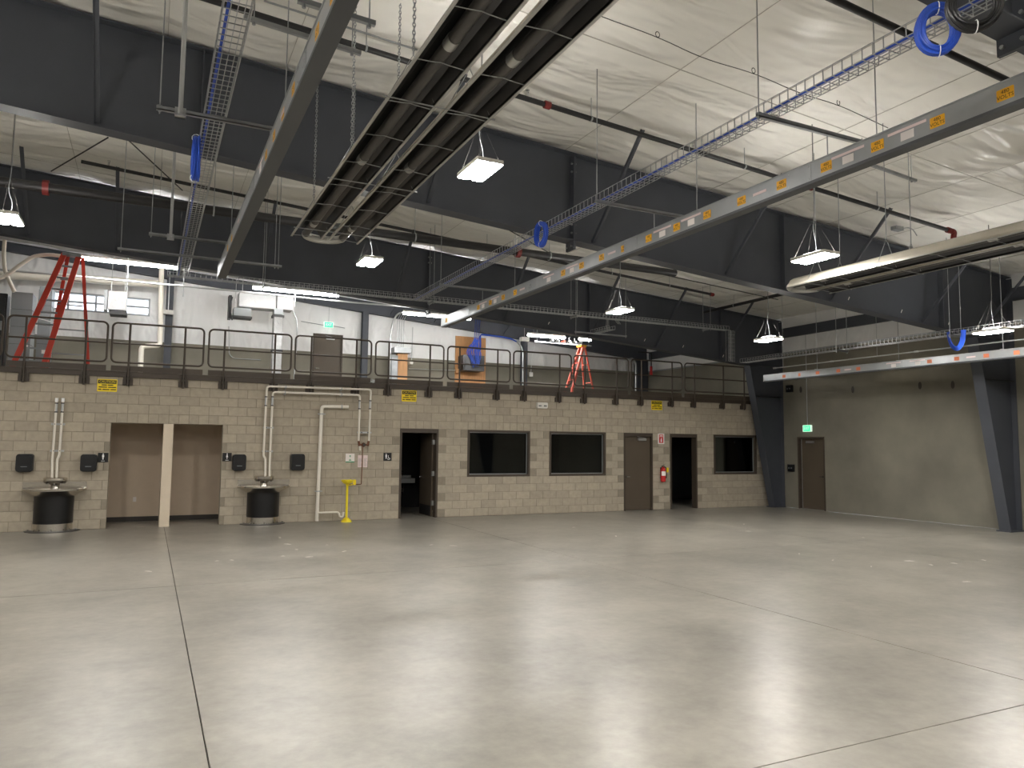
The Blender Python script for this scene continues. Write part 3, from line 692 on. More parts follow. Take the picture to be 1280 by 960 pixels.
# signs -------------------------------------------------------------
def plate(name, px0, py0, px1, py1, m, label, cat, group=None, r=.008, th=.006):
    x0, x1, z0, z1 = rectW(px0, py0, px1, py1); t = thing(name, label, cat, ((x0 + x1) / 2, 0, z0), group)
    part('plate', MB().bevbox(x0, x1, -th - .002, -.002, z0, z1, r), m, t); return t, x0, x1, z0, z1, -th - .0035
def caution(a, b, c, d, label):
    t, x0, x1, z0, z1, y = plate('caution_sign', a, b, c, d, 'sign_yellow', label, 'sign', 'yellow caution signs', .015); w_, h = x1 - x0, z1 - z0
    part('header', MB().box(x0 + w_ * .04, x1 - w_ * .04, y, y + .002, z0 + h * .64, z1 - h * .07), 'ink', t)
    part('lettering', put_text(MB(), 'CAUTION', h * .27, ((x0 + x1) / 2, y - .001, z0 + h * .785), sx=w_ * .82 / (h * .27 * 4.55)), 'sign_yellow', t)
    ln = MB()
    for (r0, sg) in ((.52, ((.22, .48), (.53, .8))), (.35, ((.08, .5), (.55, .95))), (.17, ((.06, .22), (.27, .62), (.67, .95)))):
        for u0, u1 in sg: ln.box(x0 + w_ * u0, x0 + w_ * u1, y, y + .001, z0 + h * (r0 - .04), z0 + h * (r0 + .04))
    part('print_lines', ln, 'ink', t)
caution(121.5, 474, 146.5, 489.5, 'yellow caution sign by the first basin and first towel dispensers')
caution(502, 488, 520.5, 502, 'yellow caution sign above the open restroom door')
caution(814, 501, 827.5, 512.5, 'yellow caution sign above the fire extinguisher')
def person(mb, cx, zc, h, y, dress=False):
    mb.tube([(cx, y, zc + h * .40), (cx, y - .001, zc + h * .40)], h * .09, 12)
    if dress: mb.prism([(cx - h * .06, zc + h * .28), (cx + h * .06, zc + h * .28), (cx + h * .17, zc - h * .12), (cx + h * .06, zc - h * .12), (cx + h * .05, zc - h * .42), (cx - h * .05, zc - h * .42), (cx - h * .06, zc - h * .12), (cx - h * .17, zc - h * .12)], 'y', y - .001, y)
    else: mb.prism([(cx - h * .13, zc + h * .28), (cx + h * .13, zc + h * .28), (cx + h * .14, zc - h * .05), (cx + h * .09, zc - h * .05), (cx + h * .08, zc - h * .42), (cx - h * .08, zc - h * .42), (cx - h * .09, zc - h * .05), (cx - h * .14, zc - h * .05)], 'y', y - .001, y)
    return mb
for i, (a, b, c, d, lab) in enumerate(((122.2, 566, 135.4, 577.8, 'black restroom sign with a standing figure left of the tan openings'), (278, 566, 289.5, 576.6, 'black restroom sign with a standing figure right of the tan openings'))):
    t, x0, x1, z0, z1, y = plate('restroom_sign', a, b, c, d, 'sign_black', lab, 'sign', 'black restroom signs'); h = z1 - z0; cx = (x0 + x1) / 2
    part('figure', person(MB(), cx, z0 + h * .58, h * .72, y, i == 1), 'sign_white', t); part('caption_bar', MB().box(cx - h * .17, cx + h * .17, y - .001, y, z0 + h * .1, z0 + h * .16), 'sign_white', t)
t, x0, x1, z0, z1, y = plate('restroom_sign', 479.2, 566, 489.2, 576, 'sign_black', 'black sign with standing and wheelchair figures by open door', 'sign', 'black restroom signs'); h = z1 - z0; cx = (x0 + x1) / 2
part('figure', person(MB(), cx - h * .17, z0 + h * .55, h * .7, y), 'sign_white', t)
mb = MB().tube([(cx + h * .16 + h * .13 * math.cos(a), y, z0 + h * .28 + h * .13 * math.sin(a)) for a in [math.radians(40 - 26 * k) for k in range(10)]], h * .03, 6)
mb.bar((cx + h * .1, y, z0 + h * .55), (cx + h * .12, y, z0 + h * .34), .01, h * .06, (0, 1, 0)).bar((cx + h * .12, y, z0 + h * .36), (cx + h * .26, y, z0 + h * .34), .01, h * .05).bar((cx + h * .26, y, z0 + h * .34), (cx + h * .33, y, z0 + h * .2), .01, h * .05, (0, 1, 0)).tube([(cx + h * .1, y, z0 + h * .62), (cx + h * .1, y - .001, z0 + h * .62)], h * .055, 10)
part('wheelchair_figure', mb, 'sign_white', t)
t, x0, x1, z0, z1, y = plate('eyewash_sign', 432, 567, 443, 578, 'paper', 'white and green eyewash sign above the yellow eyewash', 'sign'); h = z1 - z0; cx = (x0 + x1) / 2
part('green_band', MB().box(x0, x1, y, y + .002, z0, z0 + h * .12), 'sign_green', t)
part('pictogram', MB().tube([(cx, y, z0 + h * .72), (cx, y - .001, z0 + h * .72)], h * .09, 10).prism([(cx - h * .16, z0 + h * .2), (cx + h * .16, z0 + h * .2), (cx + h * .1, z0 + h * .33), (cx - h * .1, z0 + h * .33)], 'y', y - .001, y).bar((cx - h * .03, y, z0 + h * .35), (cx + h * .05, y, z0 + h * .62), .002, h * .05, (0, 1, 0)), 'sign_green', t)
for (a, c, lab) in ((447.3, 453, 'printed sheet taped to wall, left of the copper pipe'), (453.9, 459.3, 'printed sheet taped to wall, right of the copper pipe')):
    t, x0, x1, z0, z1, y = plate('paper_sheet', a, 569, c, 584, 'paper_pink', lab, 'paper', 'printed sheets', .003, .003)
    mb = MB()
    for k in range(9): mb.box(x0 + .015, x1 - .015 - random.random() * .03, y, y + .0008, z0 + .03 + k * .022, z0 + .036 + k * .022)
    part('print_lines', mb, 'gray_metal', t)
x0, x1, z0, z1 = rectW(671, 503.2, 684, 510.4, -.05)
t = thing('emergency_light', 'white twin-head emergency light below the mezzanine edge', 'emergency light', ((x0 + x1) / 2, 0, z0))
part('housing', MB().bevbox(x0, x1, -.09, -.004, z0, z1, .03), 'white_box', t)
for u in (.25, .75): x = x0 + (x1 - x0) * u; part('lamp_head', MB().lathe([(.001, -.0), (.045, 0), (.04, -.03), (.001, -.03)], (x, -.1, (z0 + z1) / 2), 14), 'gray_metal', t)
t, x0, x1, z0, z1, y = plate('extinguisher_sign', 822.3, 542, 830.2, 555, 'paper', 'red and white fire extinguisher sign between the brown doors', 'sign'); h = z1 - z0; w_ = x1 - x0
part('red_panel', MB().box(x0 + w_ * .18, x1 - w_ * .18, y, y + .002, z0 + h * .1, z1 - h * .1), 'sign_red', t)
mb = MB().prism([((x0 + x1) / 2 + dx * w_, z0 + h * dz) for dx, dz in ((-.1, .18), (.1, .18), (.1, .4), (.04, .48), (.16, .55), (-.1, .55), (-.04, .48), (-.1, .4))], 'y', y - .002, y - .001)
for k in range(2): mb.box(x0 + w_ * .26, x1 - w_ * .26, y - .002, y - .001, z0 + h * (.68 + .1 * k), z0 + h * (.73 + .1 * k))
part('pictogram', mb, 'sign_white', t)
c = atY(829, 592, -.1); t = thing('fire_extinguisher', 'red fire extinguisher hung between the two brown doorways', 'fire extinguisher', (c.x, -.1, c.z - .25)); z = c.z - .24
part('cylinder', MB().lathe([(.001, 0), (.06, .0), (.075, .02), (.075, .34), (.06, .39), (.03, .42), (.03, .44), (.001, .44)], (c.x, -.1, z), 18), 'red', t)
part('label_band', MB().lathe([(.0762, .18), (.0762, .31)], (c.x, -.1, z), 18, 190, 350), 'paper', t); part('valve_handle', MB().box(c.x - .05, c.x + .05, -.115, -.085, z + .44, z + .455).bar((c.x - .05, -.1, z + .46), (c.x + .06, -.1, z + .5), .025, .008), 'black_steel', t)
part('hose', MB().tube(arc_path([(c.x + .03, -.1, z + .44), (c.x + .09, -.12, z + .42), (c.x + .1, -.13, z + .2), (c.x + .085, -.13, z + .1)], .05, 4), .013, 8), 'rubber', t)
part('inspection_tag', MB().bevbox(c.x + .06, c.x + .13, -.19, -.186, z + .28, z + .42, .01), 'sign_yellow', t); part('wall_bracket', MB().box(c.x - .03, c.x + .03, -.025, -.002, z + .1, z + .42), 'black_steel', t)

# ================================================================== GUARD RAILS
def pyTop(x): return 397 + (x - 15) * .067 if x < 537 else 432 + (x - 537) * .0603
def xrail(px): return atY(px, pyTop(px) + 26, -.095).x
RAILS = [(9, 134, (32, 107.5)), (140, 254.5, (162, 231)), (261, 364, (280.5, 343.5)), (369, 464, (389, 445.5)), (469.5, 554.5, (486, 537.5)), (559.5, 637.5, (574.5, 622)), (642, 714, (656, 699.5)), (717.5, 785.5, (731, 771)), (789, 852.5, (802, 840)), (856, 941, (868, 904, 930))]
RL = ['beside the tall red stepladder', 'in front of the bright window and white vent pipe', 'in front of the foil-wrapped duct', 'in front of the mezzanine door', 'in front of the electrical conduits', 'in front of the plywood board', 'in front of the third mezzanine post', 'in front of the small stepladder', 'in front of the dark corner post', 'ending behind the leaning steel column']
RAILS.insert(0, (-128, 3, (-105, -25))); RL.insert(0, 'beyond the tall red stepladder at the end of the row')
Yr = -.095
for (a, b, posts), lab in zip(RAILS, RL):
    x0, x1 = xrail(a), xrail(b); zt, zb, zm = 4.38, 3.53, 3.94
    t = thing('guardrail_panel', 'dark brown pipe guardrail panel ' + lab, 'guardrail', ((x0 + x1) / 2, Yr, 3.03), 'mezzanine guardrail panels')
    mb = MB(); P = []
    for (cx, cz, t0) in ((x1 - .1, zt - .1, 0), (x0 + .1, zt - .1, 90), (x0 + .1, zb + .1, 180), (x1 - .1, zb + .1, 270)):
        for k in range(6): q = math.radians(t0 + 18 * k); P.append((cx + .1 * math.cos(q), Yr, cz + .1 * math.sin(q)))
    part('rail_loop', MB().tube(P, .021, 8, closed=True), 'brown_paint', t)
    part('mid_rail', MB().tube([(x0, Yr, zm), (x1, Yr, zm)], .018, 8), 'brown_paint', t)
    part('toe_plate', MB().box(x0, x1, Yr + .025, Yr + .031, ZM + .004, ZM + .12), 'brown_paint', t)
    for p in posts:
        x = xrail(p); part('post', MB().tube([(x, Yr - .005, 3.02), (x, Yr - .005, zt)], .022, 8), 'brown_paint', t)
        bk = MB()
        for s in (-1, 1): bk.box(x + s * .03, x + s * .095, -.058, -.05, 3.05, 3.30).box(x + s * .03, x + s * .038, -.125, -.05, 3.05, 3.30)
        bk.box(x - .1, x + .1, -.05, -.005, 3.05, 3.17)
        part('bracket', bk, 'brown_paint', t)
# ================================================================== OVERHEAD: TUBE HEATERS
def chain(mb, p0, p1, ln=.05, r=.0045):
    p0 = V3(p0); p1 = V3(p1); d = p1 - p0; n = max(1, int(d.length / (ln * .72))); d.normalize()
    a = d.cross(V3((0, 1, 0)) if abs(d.y) < .9 else V3((1, 0, 0))).normalized(); b = d.cross(a)
    for i in range(n):
        c = p0 + d * (ln * .72 * (i + .5)); s = a if i % 2 else b
        mb.tube([c + d * (ln * .5 * math.cos(t)) + s * (ln * .26 * math.sin(t)) for t in [2 * math.pi * k / 8 for k in range(8)]], r, 4, closed=True)
    return mb
def tube_heater(xc, z, y0, y1, label, stations, chains=True):
    """u-tube radiant heater: y0 = u-bend end, y1 = burner end"""
    t = thing('tube_heater', label, 'heater', (xc, (y0 + y1) / 2, z), 'radiant tube heaters'); off = .265; zt = z + .075
    P = [(-.21, -.0), (-.205, .035), (-.15, .12), (-.07, .165), (.07, .165), (.15, .12), (.205, .035), (.21, .0)]
    for s in (-1, 1):
        cx = xc + s * off; mb = MB(); th = .006
        poly = [(cx + a, z + b) for a, b in P] + [(cx + a * (1 - th / .2), z + b - th) if 0 < i < len(P) - 1 else (cx + a - math.copysign(.012, a), z + b) for i, (a, b) in reversed(list(enumerate(P)))]
        n = len(poly); vs = [(u, y1, v) for u, v in poly] + [(u, y0, v) for u, v in poly]; fs = []
        for i in range(n): j = (i + 1) % n; fs.append((i, j, n + j, n + i))
        m_ = len(P)
        for i in range(m_ - 1): fs.append((i, i + 1, n - 2 - i, n - 1 - i)); fs.append((n + i, 2 * n - 1 - i, 2 * n - 2 - i, n + i + 1))
        rf_ = part('reflector', mb.add(vs, fs), 'reflector', t); rf_.data.materials.append(M['reflector_in'])
        for pi in range(m_ - 1, n): rf_.data.polygons[pi].material_index = 1
        part('edge_lip', MB().box(cx - .222, cx - .195, y1, y0, z - .006, z + .002).box(cx + .195, cx + .222, y1, y0, z - .006, z + .002), 'alu', rf_)
        part('tube', MB().tube([(cx, y1, zt), (cx, y0 + .05, zt)], .052, 14), 'heater_tube', t)
        y = y0 - .55
        while y > y1: part('tube_collar', MB().tube([(cx, y - .06, zt), (cx, y + .06, zt)], .056, 14), 'alu', t); y -= 2.6
        wr_ = MB(); y = y0 - .06
        while y > y1:
            wr_.tube([(cx - .215, y, z + .0), (cx - .06, y, z + .01), (cx, y, z + .018), (cx + .06, y, z + .01), (cx + .215, y, z + .0)], .0045, 5); y -= .78
        part('support_wire', wr_, 'galv', t)
    arc = [(xc + off * math.cos(a), y0 + .05 + off * math.sin(a) * .9, zt) for a in [math.pi * k / 14 for k in range(15)]]
    part('u_bend', MB().tube(arc, .058, 14), 'alu', t)
    part('burner_box', MB().bevbox(xc + off - .14, xc + off + .14, y1 - .55, y1, z - .02, z + .26, .02), 'gray_metal', t)
    for y in stations:
        part('cross_bar', MB().tube([(xc - .52, y, z - .004), (xc + .52, y, z - .004)], .006, 6), 'galv', t)
        for s in (-1, 1):
            top = (xc + s * (off + .0), y, roof_z(xc) + .01); v = (xc + s * off, y, z + .42)
            hb = MB().tube([(xc + s * off - .2, y, z + .03), v, (xc + s * off + .2, y, z + .03)], .006, 5)
            part('v_hanger', hb, 'galv', t)
            part('hanger_chain', chain(MB(), v, top) if chains else MB().tube([v, top], .006, 6), 'galv', t)
    return t
tube_heater(2.19, 4.8, -7.28, -17.3, 'long dark u-shaped radiant tube heater hung on chains beside a busway', (-7.75, -9.9, -12.1, -14.3, -16.5))
tube_heater(9.62, 4.42, -9.35, -17.3, 'long pale u-shaped radiant tube heater lit by the adjacent high bay light', (-9.75, -11.0, -13.3, -15.6), False)

# ================================================================== OVERHEAD: BUSWAYS
def sticker(par, X, y, z, h, m='sticker_orange', text='480\nVOLTS'):
    w2 = h * .7; s = part('sticker', MB().bevbox(X - .002, X, y - w2, y + w2, z - h / 2, z + h / 2, .006, 'x'), m, par)
    if text:
        tm = MB()
        for i, ln in enumerate(text.split('\n')): put_text(tm, ln, h * .46, (X - .003, y, z + h * (.21 - .42 * i)), '-x', 1.0)
        part('lettering', tm, 'ink', s)
def busway(xc, zc, y0, y1, h, label, stick, sheets, colour='sticker_orange', text=True):
    w_ = .12; xl = xc - w_ / 2; t = thing('busway', label, 'busway', (xc, (y0 + y1) / 2, zc - h / 2), 'overhead busways')
    hb = part('housing', MB().box(xl, xc + w_ / 2, y1, y0, zc - h / 2 + .02, zc + h / 2 - .012), 'bus_steel', t)
    part('top_flange', MB().box(xl - .008, xc + w_ / 2 + .008, y1, y0, zc + h / 2 - .012, zc + h / 2), 'bus_steel', t)
    part('bottom_flange', MB().box(xl - .006, xc + w_ / 2 + .006, y1, y0, zc - h / 2 - .01, zc - h / 2 + .02), 'bus_dark', t)
    part('end_cap', MB().box(xl - .004, xc + w_ / 2 + .004, y0, y0 + .02, zc - h / 2, zc + h / 2 - .006), 'alu', t)
    y = y0 - 1.5
    while y > y1:
        part('joint_cover', MB().box(xl - .004, xl, y - .16, y + .16, zc - h / 2 + .022, zc + h / 2 - .014), 'bus_steel', t)
        bl = MB()
        for dy in (-.13, .13):
            for dz in (-.06, .06): bl.tube([(xl - .003, y + dy, zc + dz * h / .2), (xl - .010, y + dy, zc + dz * h / .2)], .007, 6)
        part('rivet', bl, 'zinc', t); y -= 3.05
    for y in stick: sticker(t, xl - .001, y, zc - .002, h * .44, colour, '480\nVOLTS' if text else '')
    for (y, k) in sheets:
        if k == 0:
            part('warning_strip', MB().box(xl - .007, xl - .005, y - .19, y + .19, zc + .035, zc + .06), 'paper_pink', t)
            part('data_sheet', MB().box(xl - .007, xl - .005, y - .07, y + .06, zc - .055, zc + .022), 'paper', t)
        else: part('data_sheet', MB().box(xl - .007, xl - .005, y - .1, y + .1, zc - .012, zc + .018), 'paper_pink', t)
    return t
XB = 6.08; zB = 4.68
px_st = [(1257, 123), (1172, 156), (1097, 186), (1033, 211), (977, 233), (927, 253), (884, 271), (846, 286), (811, 300), (780, 312.5), (752, 324), (727, 333), (704, 343), (663, 359.5), (644, 367), (629, 373), (613, 379.5), (598, 384.5), (558, 401)]
sy = [atX(a, b, XB - .06).y for a, b in px_st]
busway(XB, zB, -1.88, -17.0, .22, 'long grey busway with orange 480 volts labels hung beside the blue-cabled tray', sy + [sy[0] - .61 * k for k in (1, 2, 3)],
       [(atX(1134, 172, 6.02).y, 0), (atX(1060, 200, 6.02).y, 0), (atX(950, 244, 6.02).y, 1), (atX(864, 279, 6.02).y, 0), (atX(828, 293, 6.02).y, 0), (atX(765, 318, 6.02).y, 1), (atX(715, 340, 6.02).y, 0), (atX(686, 349, 6.02).y, 0), (atX(653, 364, 6.02).y, 1), (atX(619, 376, 6.02).y, 0), (atX(604, 382, 6.02).y, 0)])
XB2 = .985
busway(XB2, zB, -4.9, -17.0, .2, 'grey busway with worn orange labels hung between wire tray and dark tube heater', [atX(a, b, XB2 - .06).y for a, b in ((415, 12), (396, 57), (380, 98), (366, 133), (353, 168), (342, 190), (332, 215))] + [-6.6, -7.2], [(-11.6, 1), (-10.2, 0), (-8.1, 1)])
XB3, zB3 = 15.85, 3.83
busway(XB3, zB3, -2.05, -17.0, .19, 'bright grey busway with faded red labels hung along the bare concrete wall', [atX(a, b, XB3 - .06).y for a, b in ((980, 472), (1000, 470), (1022, 468), (1048, 466), (1073, 465), (1134, 458.5), (1162, 455), (1196, 451), (1233, 449), (1271, 445))], [(atX(1060, 465, 15.79).y, 1), (atX(1117, 459, 15.79).y, 0), (atX(1147, 457, 15.79).y, 0), (atX(1214, 450, 15.79).y, 1)], 'sticker_red', False)
M['sticker_red']

# ================================================================== OVERHEAD: WIRE CABLE TRAYS
def tray(name, label, a, b, fixed, z, axis, wd=.2, h=.1, step=.1, cable=True, base=None, vertical=False):
    """axis 'y': runs along y at x=fixed; axis 'x': along x at y=fixed; vertical: along z"""
    def P(u, s, k):
        return (fixed + s, u, z + k) if axis == 'y' else ((u, fixed + s, z + k) if axis == 'x' else (fixed + s, z + k, u))
    t = thing(name, label, 'cable tray', P((a + b) / 2, 0, 0), 'wire cable trays'); r = .0032
    lo = MB()
    for s, k in [(-wd / 2, h), (-wd / 2, 0), (-wd / 4, 0), (0, 0), (wd / 4, 0), (wd / 2, 0), (wd / 2, h)]:
        lo.bar(P(a, s, k), P(b, s, k), 2 * r, 2 * r)
    part('long_wires', lo, 'zinc', t)
    cr = MB(); n = int(abs(b - a) / step)
    for i in range(n + 1):
        u = a + (b - a) * i / n
        cr.bar(P(u, -wd / 2, 0), P(u, wd / 2, 0), 2 * r, 2 * r); cr.bar(P(u, -wd / 2, 0), P(u, -wd / 2, h), 2 * r, 2 * r, (1, 0, 0) if axis == 'x' else (0, 1, 0)); cr.bar(P(u, wd / 2, 0), P(u, wd / 2, h), 2 * r, 2 * r, (1, 0, 0) if axis == 'x' else (0, 1, 0))
    part('cross_wires', cr, 'zinc', t)
    return t
def cable_run(label, path, m, n=5, spread=.02, r=.007, name='data_cable'):
    mb = MB()
    for k in range(n):
        dx, dz = random.uniform(-spread, spread), random.uniform(0, spread); mb.tube([(p[0] + dx, p[1] + dx * .6, p[2] + dz) for p in path], r, 5)
    return single(name, mb, m, label, 'cable', group='bundled cables')
ZT = 5.07
XT1, XT2, XT3, YT = .46, 5.30, 14.78, -2.2
tray('cable_tray', 'wire basket tray running over the wash basins side, left of the worn busway', -2.32, -17.0, XT1, ZT, 'y')
tray('cable_tray', 'wire basket tray carrying blue cable beside the 480 volts busway', -2.32, -17.0, XT2, ZT, 'y')
tray('cable_tray', 'wire basket tray crossing along the mezzanine front below the second frame', .2, 14.3, YT, ZT + .01, 'x')
tray('cable_tray', 'wire basket tray along the concrete wall above the red-labelled busway', -2.32, -17.0, XT3, 4.19, 'y', wd=.25)
tray('cable_tray', 'upright wire basket tray dropping beside the leaning column', 4.22, 5.07, 14.42, -2.25, 'z', wd=.22)
cable_run('blue data cables lying in the tray beside the 480 volts busway', [(XT2 - .04, -2.2, ZT + .01), (XT2 - .04, -8, ZT + .012), (XT2 - .04, -17, ZT + .01)], 'cable_blue', 5, .022)
cable_run('blue data cables lying in the tray left of the worn busway', [(XT1 - .06, -2.2, ZT + .01), (XT1 - .06, -8, ZT + .012), (XT1 - .06, -17, ZT + .01)], 'cable_blue', 2, .012)
cable_run('dark data cables lying in the tray above the red-labelled busway', [(XT3, -2.4, 4.2), (XT3, -9, 4.203), (XT3, -17, 4.2)], 'cable_black', 4, .03)
cable_run('pale cables hanging down the upright tray by the leaning column', [(14.42, -2.21, 5.06), (14.42, -2.2, 4.6), (14.42, -2.2, 4.24)], 'zinc', 7, .06)
def coil(c, ra, rb, nrm, m, label, n=9, r=.008, ties=True):
    n = int(n * 2.2)
    nrm = V3(nrm).normalized(); u = nrm.cross(V3((0, 0, 1))).normalized(); v = V3((0, 0, 1)) - nrm * nrm.z; v.normalize(); c = V3(c)
    t = thing('cable_coil', label, 'cable coil', tuple(c - V3((0, 0, rb))), 'coiled cables'); mb = MB()
    for k in range(n):
        da = random.uniform(-.028, .028); db, dn = da, random.uniform(-.03, .03); ph = random.random() * 6
        mb.tube([c + u * ((ra + da) * math.cos(q)) + v * ((rb + db) * math.sin(q)) + nrm * (dn + .01 * math.sin(2 * q + ph)) for q in [2 * math.pi * i / 28 for i in range(28)]], r, 6, closed=True)
    part('loops', mb, m, t)
    for q in (1.6, 4.7):
        p = c + u * (ra * math.cos(q)) + v * (rb * math.sin(q)); part('tie', MB().tube([p + u * .03 * math.cos(a) * 0 + v * .044 * math.cos(a) + nrm * .046 * math.sin(a) for a in [2 * math.pi * i / 10 for i in range(10)]], .004, 4, closed=True), 'sign_white', t)
    return t
c = atX(1172, 37, XT2 - .23); coil(c, .12, .165, (-.62, -.78, .0), 'cable_blue', 'bright blue cable coil tied to the tray beside a black coil', 12)
c = atX(1218, 6, XT2 - .25); coil(c, .15, .16, (-.62, -.78, .0), 'cable_black', 'black cable coil tied to the tray beside a bright blue coil', 12)
c = atX(676, 293, XT2 - .17); coil(c, .12, .165, (-.95, -.2, 0), 'cable_blue', 'blue cable coil on the tray where it passes under the second frame', 10)
c = atX(244.5, 198, XT1 - .135); coil(c, .13, .22, (-1, .0, 0), 'cable_blue', 'blue cable coil hung on the tray above the tan restroom openings', 10)
c = atX(1200, 421, XT3 - .14); y0, y1 = atX(1191, 420, XT3).y, atX(1210, 420, XT3).y
mb = MB()
for k in range(22):
    s = random.uniform(-.045, .045); cy = (y0 + y1) / 2; hw = abs(y1 - y0) / 2 + s
    mb.tube([(XT3 - .14 + s * .5, cy + hw * math.cos(q), 4.25 - .36 * (1 + s * 3) * math.sin(q)) for q in [math.pi * i / 14 for i in range(15)]], .01, 6)
single('cable_loop', mb, 'cable_blue', 'blue cable bundle drooping below the tray along the concrete wall', 'cable')

# trapeze struts: (x0, x1, y, z, rod xs, label, drops)
def trapeze(x0, x1, y, z, rods, label, drops=(), r=.006):
    t = thing('strut_trapeze', label, 'strut hanger', ((x0 + x1) / 2, y, z), 'strut trapezes')
    part('channel', MB().box(x0, x1, y - .0205, y + .0205, z - .041, z - .030).box(x0, x1, y - .0205, y - .016, z - .041, z).box(x0, x1, y + .016, y + .0205, z - .041, z).box(x0, x1, y - .0205, y - .010, z - .003, z).box(x0, x1, y + .010, y + .0205, z - .003, z), 'galv', t)
    for x in rods:
        part('rod', MB().tube([(x, y, z - .075), (x, y, roof_z(x) + .01)], r, 6), 'galv', t)
        part('nut', MB().tube([(x, y, z - .056), (x, y, z - .042)], .014, 6).box(x - .02, x + .02, y - .02, y + .02, z + .001, z + .006), 'galv', t)
    for x, zb in drops: part('drop_rod', MB().tube([(x, y, zb), (x, y, z - .041)], r, 6), 'galv', t)
    return t
zs = ZT - .004; bt_ = zB + .11
trapeze(-.07, 1.17, -10.35, zs, (-.04, 1.12), 'strut trapeze with a pole clamp under the worn busway near the tube heater', [(XB2, zB + .10)])
trapeze(-.13, 1.1, -5.45, zs, (-.1, 1.06), 'strut trapeze with a steel pole clamp, under the tray near the end of worn busway', [(XB2, zB + .10)])
trapeze(-.6, 2.05, -4.2, zs, (-.55, 1.93, 1.99), 'long strut trapeze beyond the end of the worn busway')
trapeze(-.07, 1.17, -14.6 - .6, zs, (-.04, 1.12), 'strut trapeze under the tray and worn busway past the first frame', [(XB2, zB + .10)])
for (px, py), z in (((225, 150), zs), ((213, 300), zs)):
    q = atZ(px, py, z); y = -10.35 if py < 200 else -5.45; x = atY(px, py, y).x
    t = thing('steel_pole', 'vertical steel pole clamped to the strut trapeze ' + ('near the tube heater' if py < 200 else 'near the end of worn busway'), 'pole', (x, y - .04, z - .08), 'clamped steel poles')
    part('pole', MB().tube([(x, y - .045, z - .06), (x, y - .045, roof_z(x) + .01)], .022, 10), 'zinc', t)
    part('clamp_plate', MB().box(x - .05, x + .05, y - .075, y - .021, z - .09, z - .07).box(x - .05, x + .05, y - .035, y - .021, z - .09, z + .01), 'zinc', t)
for y, lab in ((-12.85, 'strut trapeze joining the blue-cabled tray and 480 volts busway near the blue coil'), (atZ(757, 252, zs).y, 'strut trapeze joining the blue-cabled tray and busway before the second frame'), (atZ(561, 356, zs).y, 'strut trapeze joining the blue-cabled tray and the far end of the busway')):
    trapeze(5.14, 6.85, y, zs, (5.16, 6.82), lab, [(XB, bt_)])
for x, lab in ((2.0, 'foil-wrapped duct'), (5.65, 'electrical conduits'), (9.4, 'third mezzanine post'), (13.6, 'leaning column')):
    z = ZT + .004; t = thing('strut_trapeze', 'short strut trapeze under the crossing tray above the ' + lab, 'strut hanger', (x, YT, z), 'strut trapezes')
    part('channel', MB().box(x - .0205, x + .0205, YT - .17, YT + .17, z - .041, z), 'galv', t)
    for s_ in (-.15, .15):
        part('rod', MB().tube([(x, YT + s_, z - .075), (x, YT + s_, roof_z(x) + .01)], .006, 6), 'galv', t); part('nut', MB().tube([(x, YT + s_, z - .056), (x, YT + s_, z - .042)], .014, 6), 'galv', t)
trapeze(XT3 - .2, XT3 + .2, -5.6, 4.185, (XT3 - .18, XT3 + .18), 'short strut trapeze under the wall tray beyond the blue loop')
trapeze(XT3 - .2, XT3 + .2, -8.4, 4.185, (XT3 - .18, XT3 + .18), 'short strut trapeze under the wall tray beside the blue loop')
for y, lab in ((-3.9, 'near its end'), (-6.3, 'at mid length'), (-8.7, 'beside the blue loop')):
    t = thing('bus_hanger', 'threaded rod hanger carrying the red-labelled busway ' + lab, 'rod hanger', (XB3, y, zB3 + .095), 'wall busway hangers')
    part('rod', MB().tube([(XB3, y, zB3 + .095), (XB3, y, roof_z(XB3) + .01)], .007, 6), 'galv', t); part('saddle', MB().box(XB3 - .075, XB3 + .075, y - .025, y + .025, zB3 + .096, zB3 + .106), 'zinc', t)
# stub tray on a strut in front of the mezzanine
q = atY(719, 414, -1.3); trapeze(q.x, atY(783, 420, -1.3).x, -1.3, q.z, (q.x + .02, atY(783, 420, -1.3).x - .02), 'strut trapeze carrying a short tray stub above the small stepladder')
tray('cable_tray', 'short wire tray stub with loose wires above the small stepladder', -1.1, -2.0, atY(752, 412, -1.5).x, q.z + .005, 'y', .18, .1)
qx = atY(757, 405, -1.8); mb = MB()
for k in range(3): mb.tube([(qx.x + .05 * k, -1.8, q.z + .02), (qx.x + .03 * k, -1.85, q.z + .28), (qx.x + .2 + .05 * k, -1.9, q.z + .3), (qx.x + .32 + .04 * k, -1.9, q.z + .18)], .006, 5)
single('loose_wire', mb, 'zinc', 'loose grey wires sticking up from the short tray stub', 'cable')

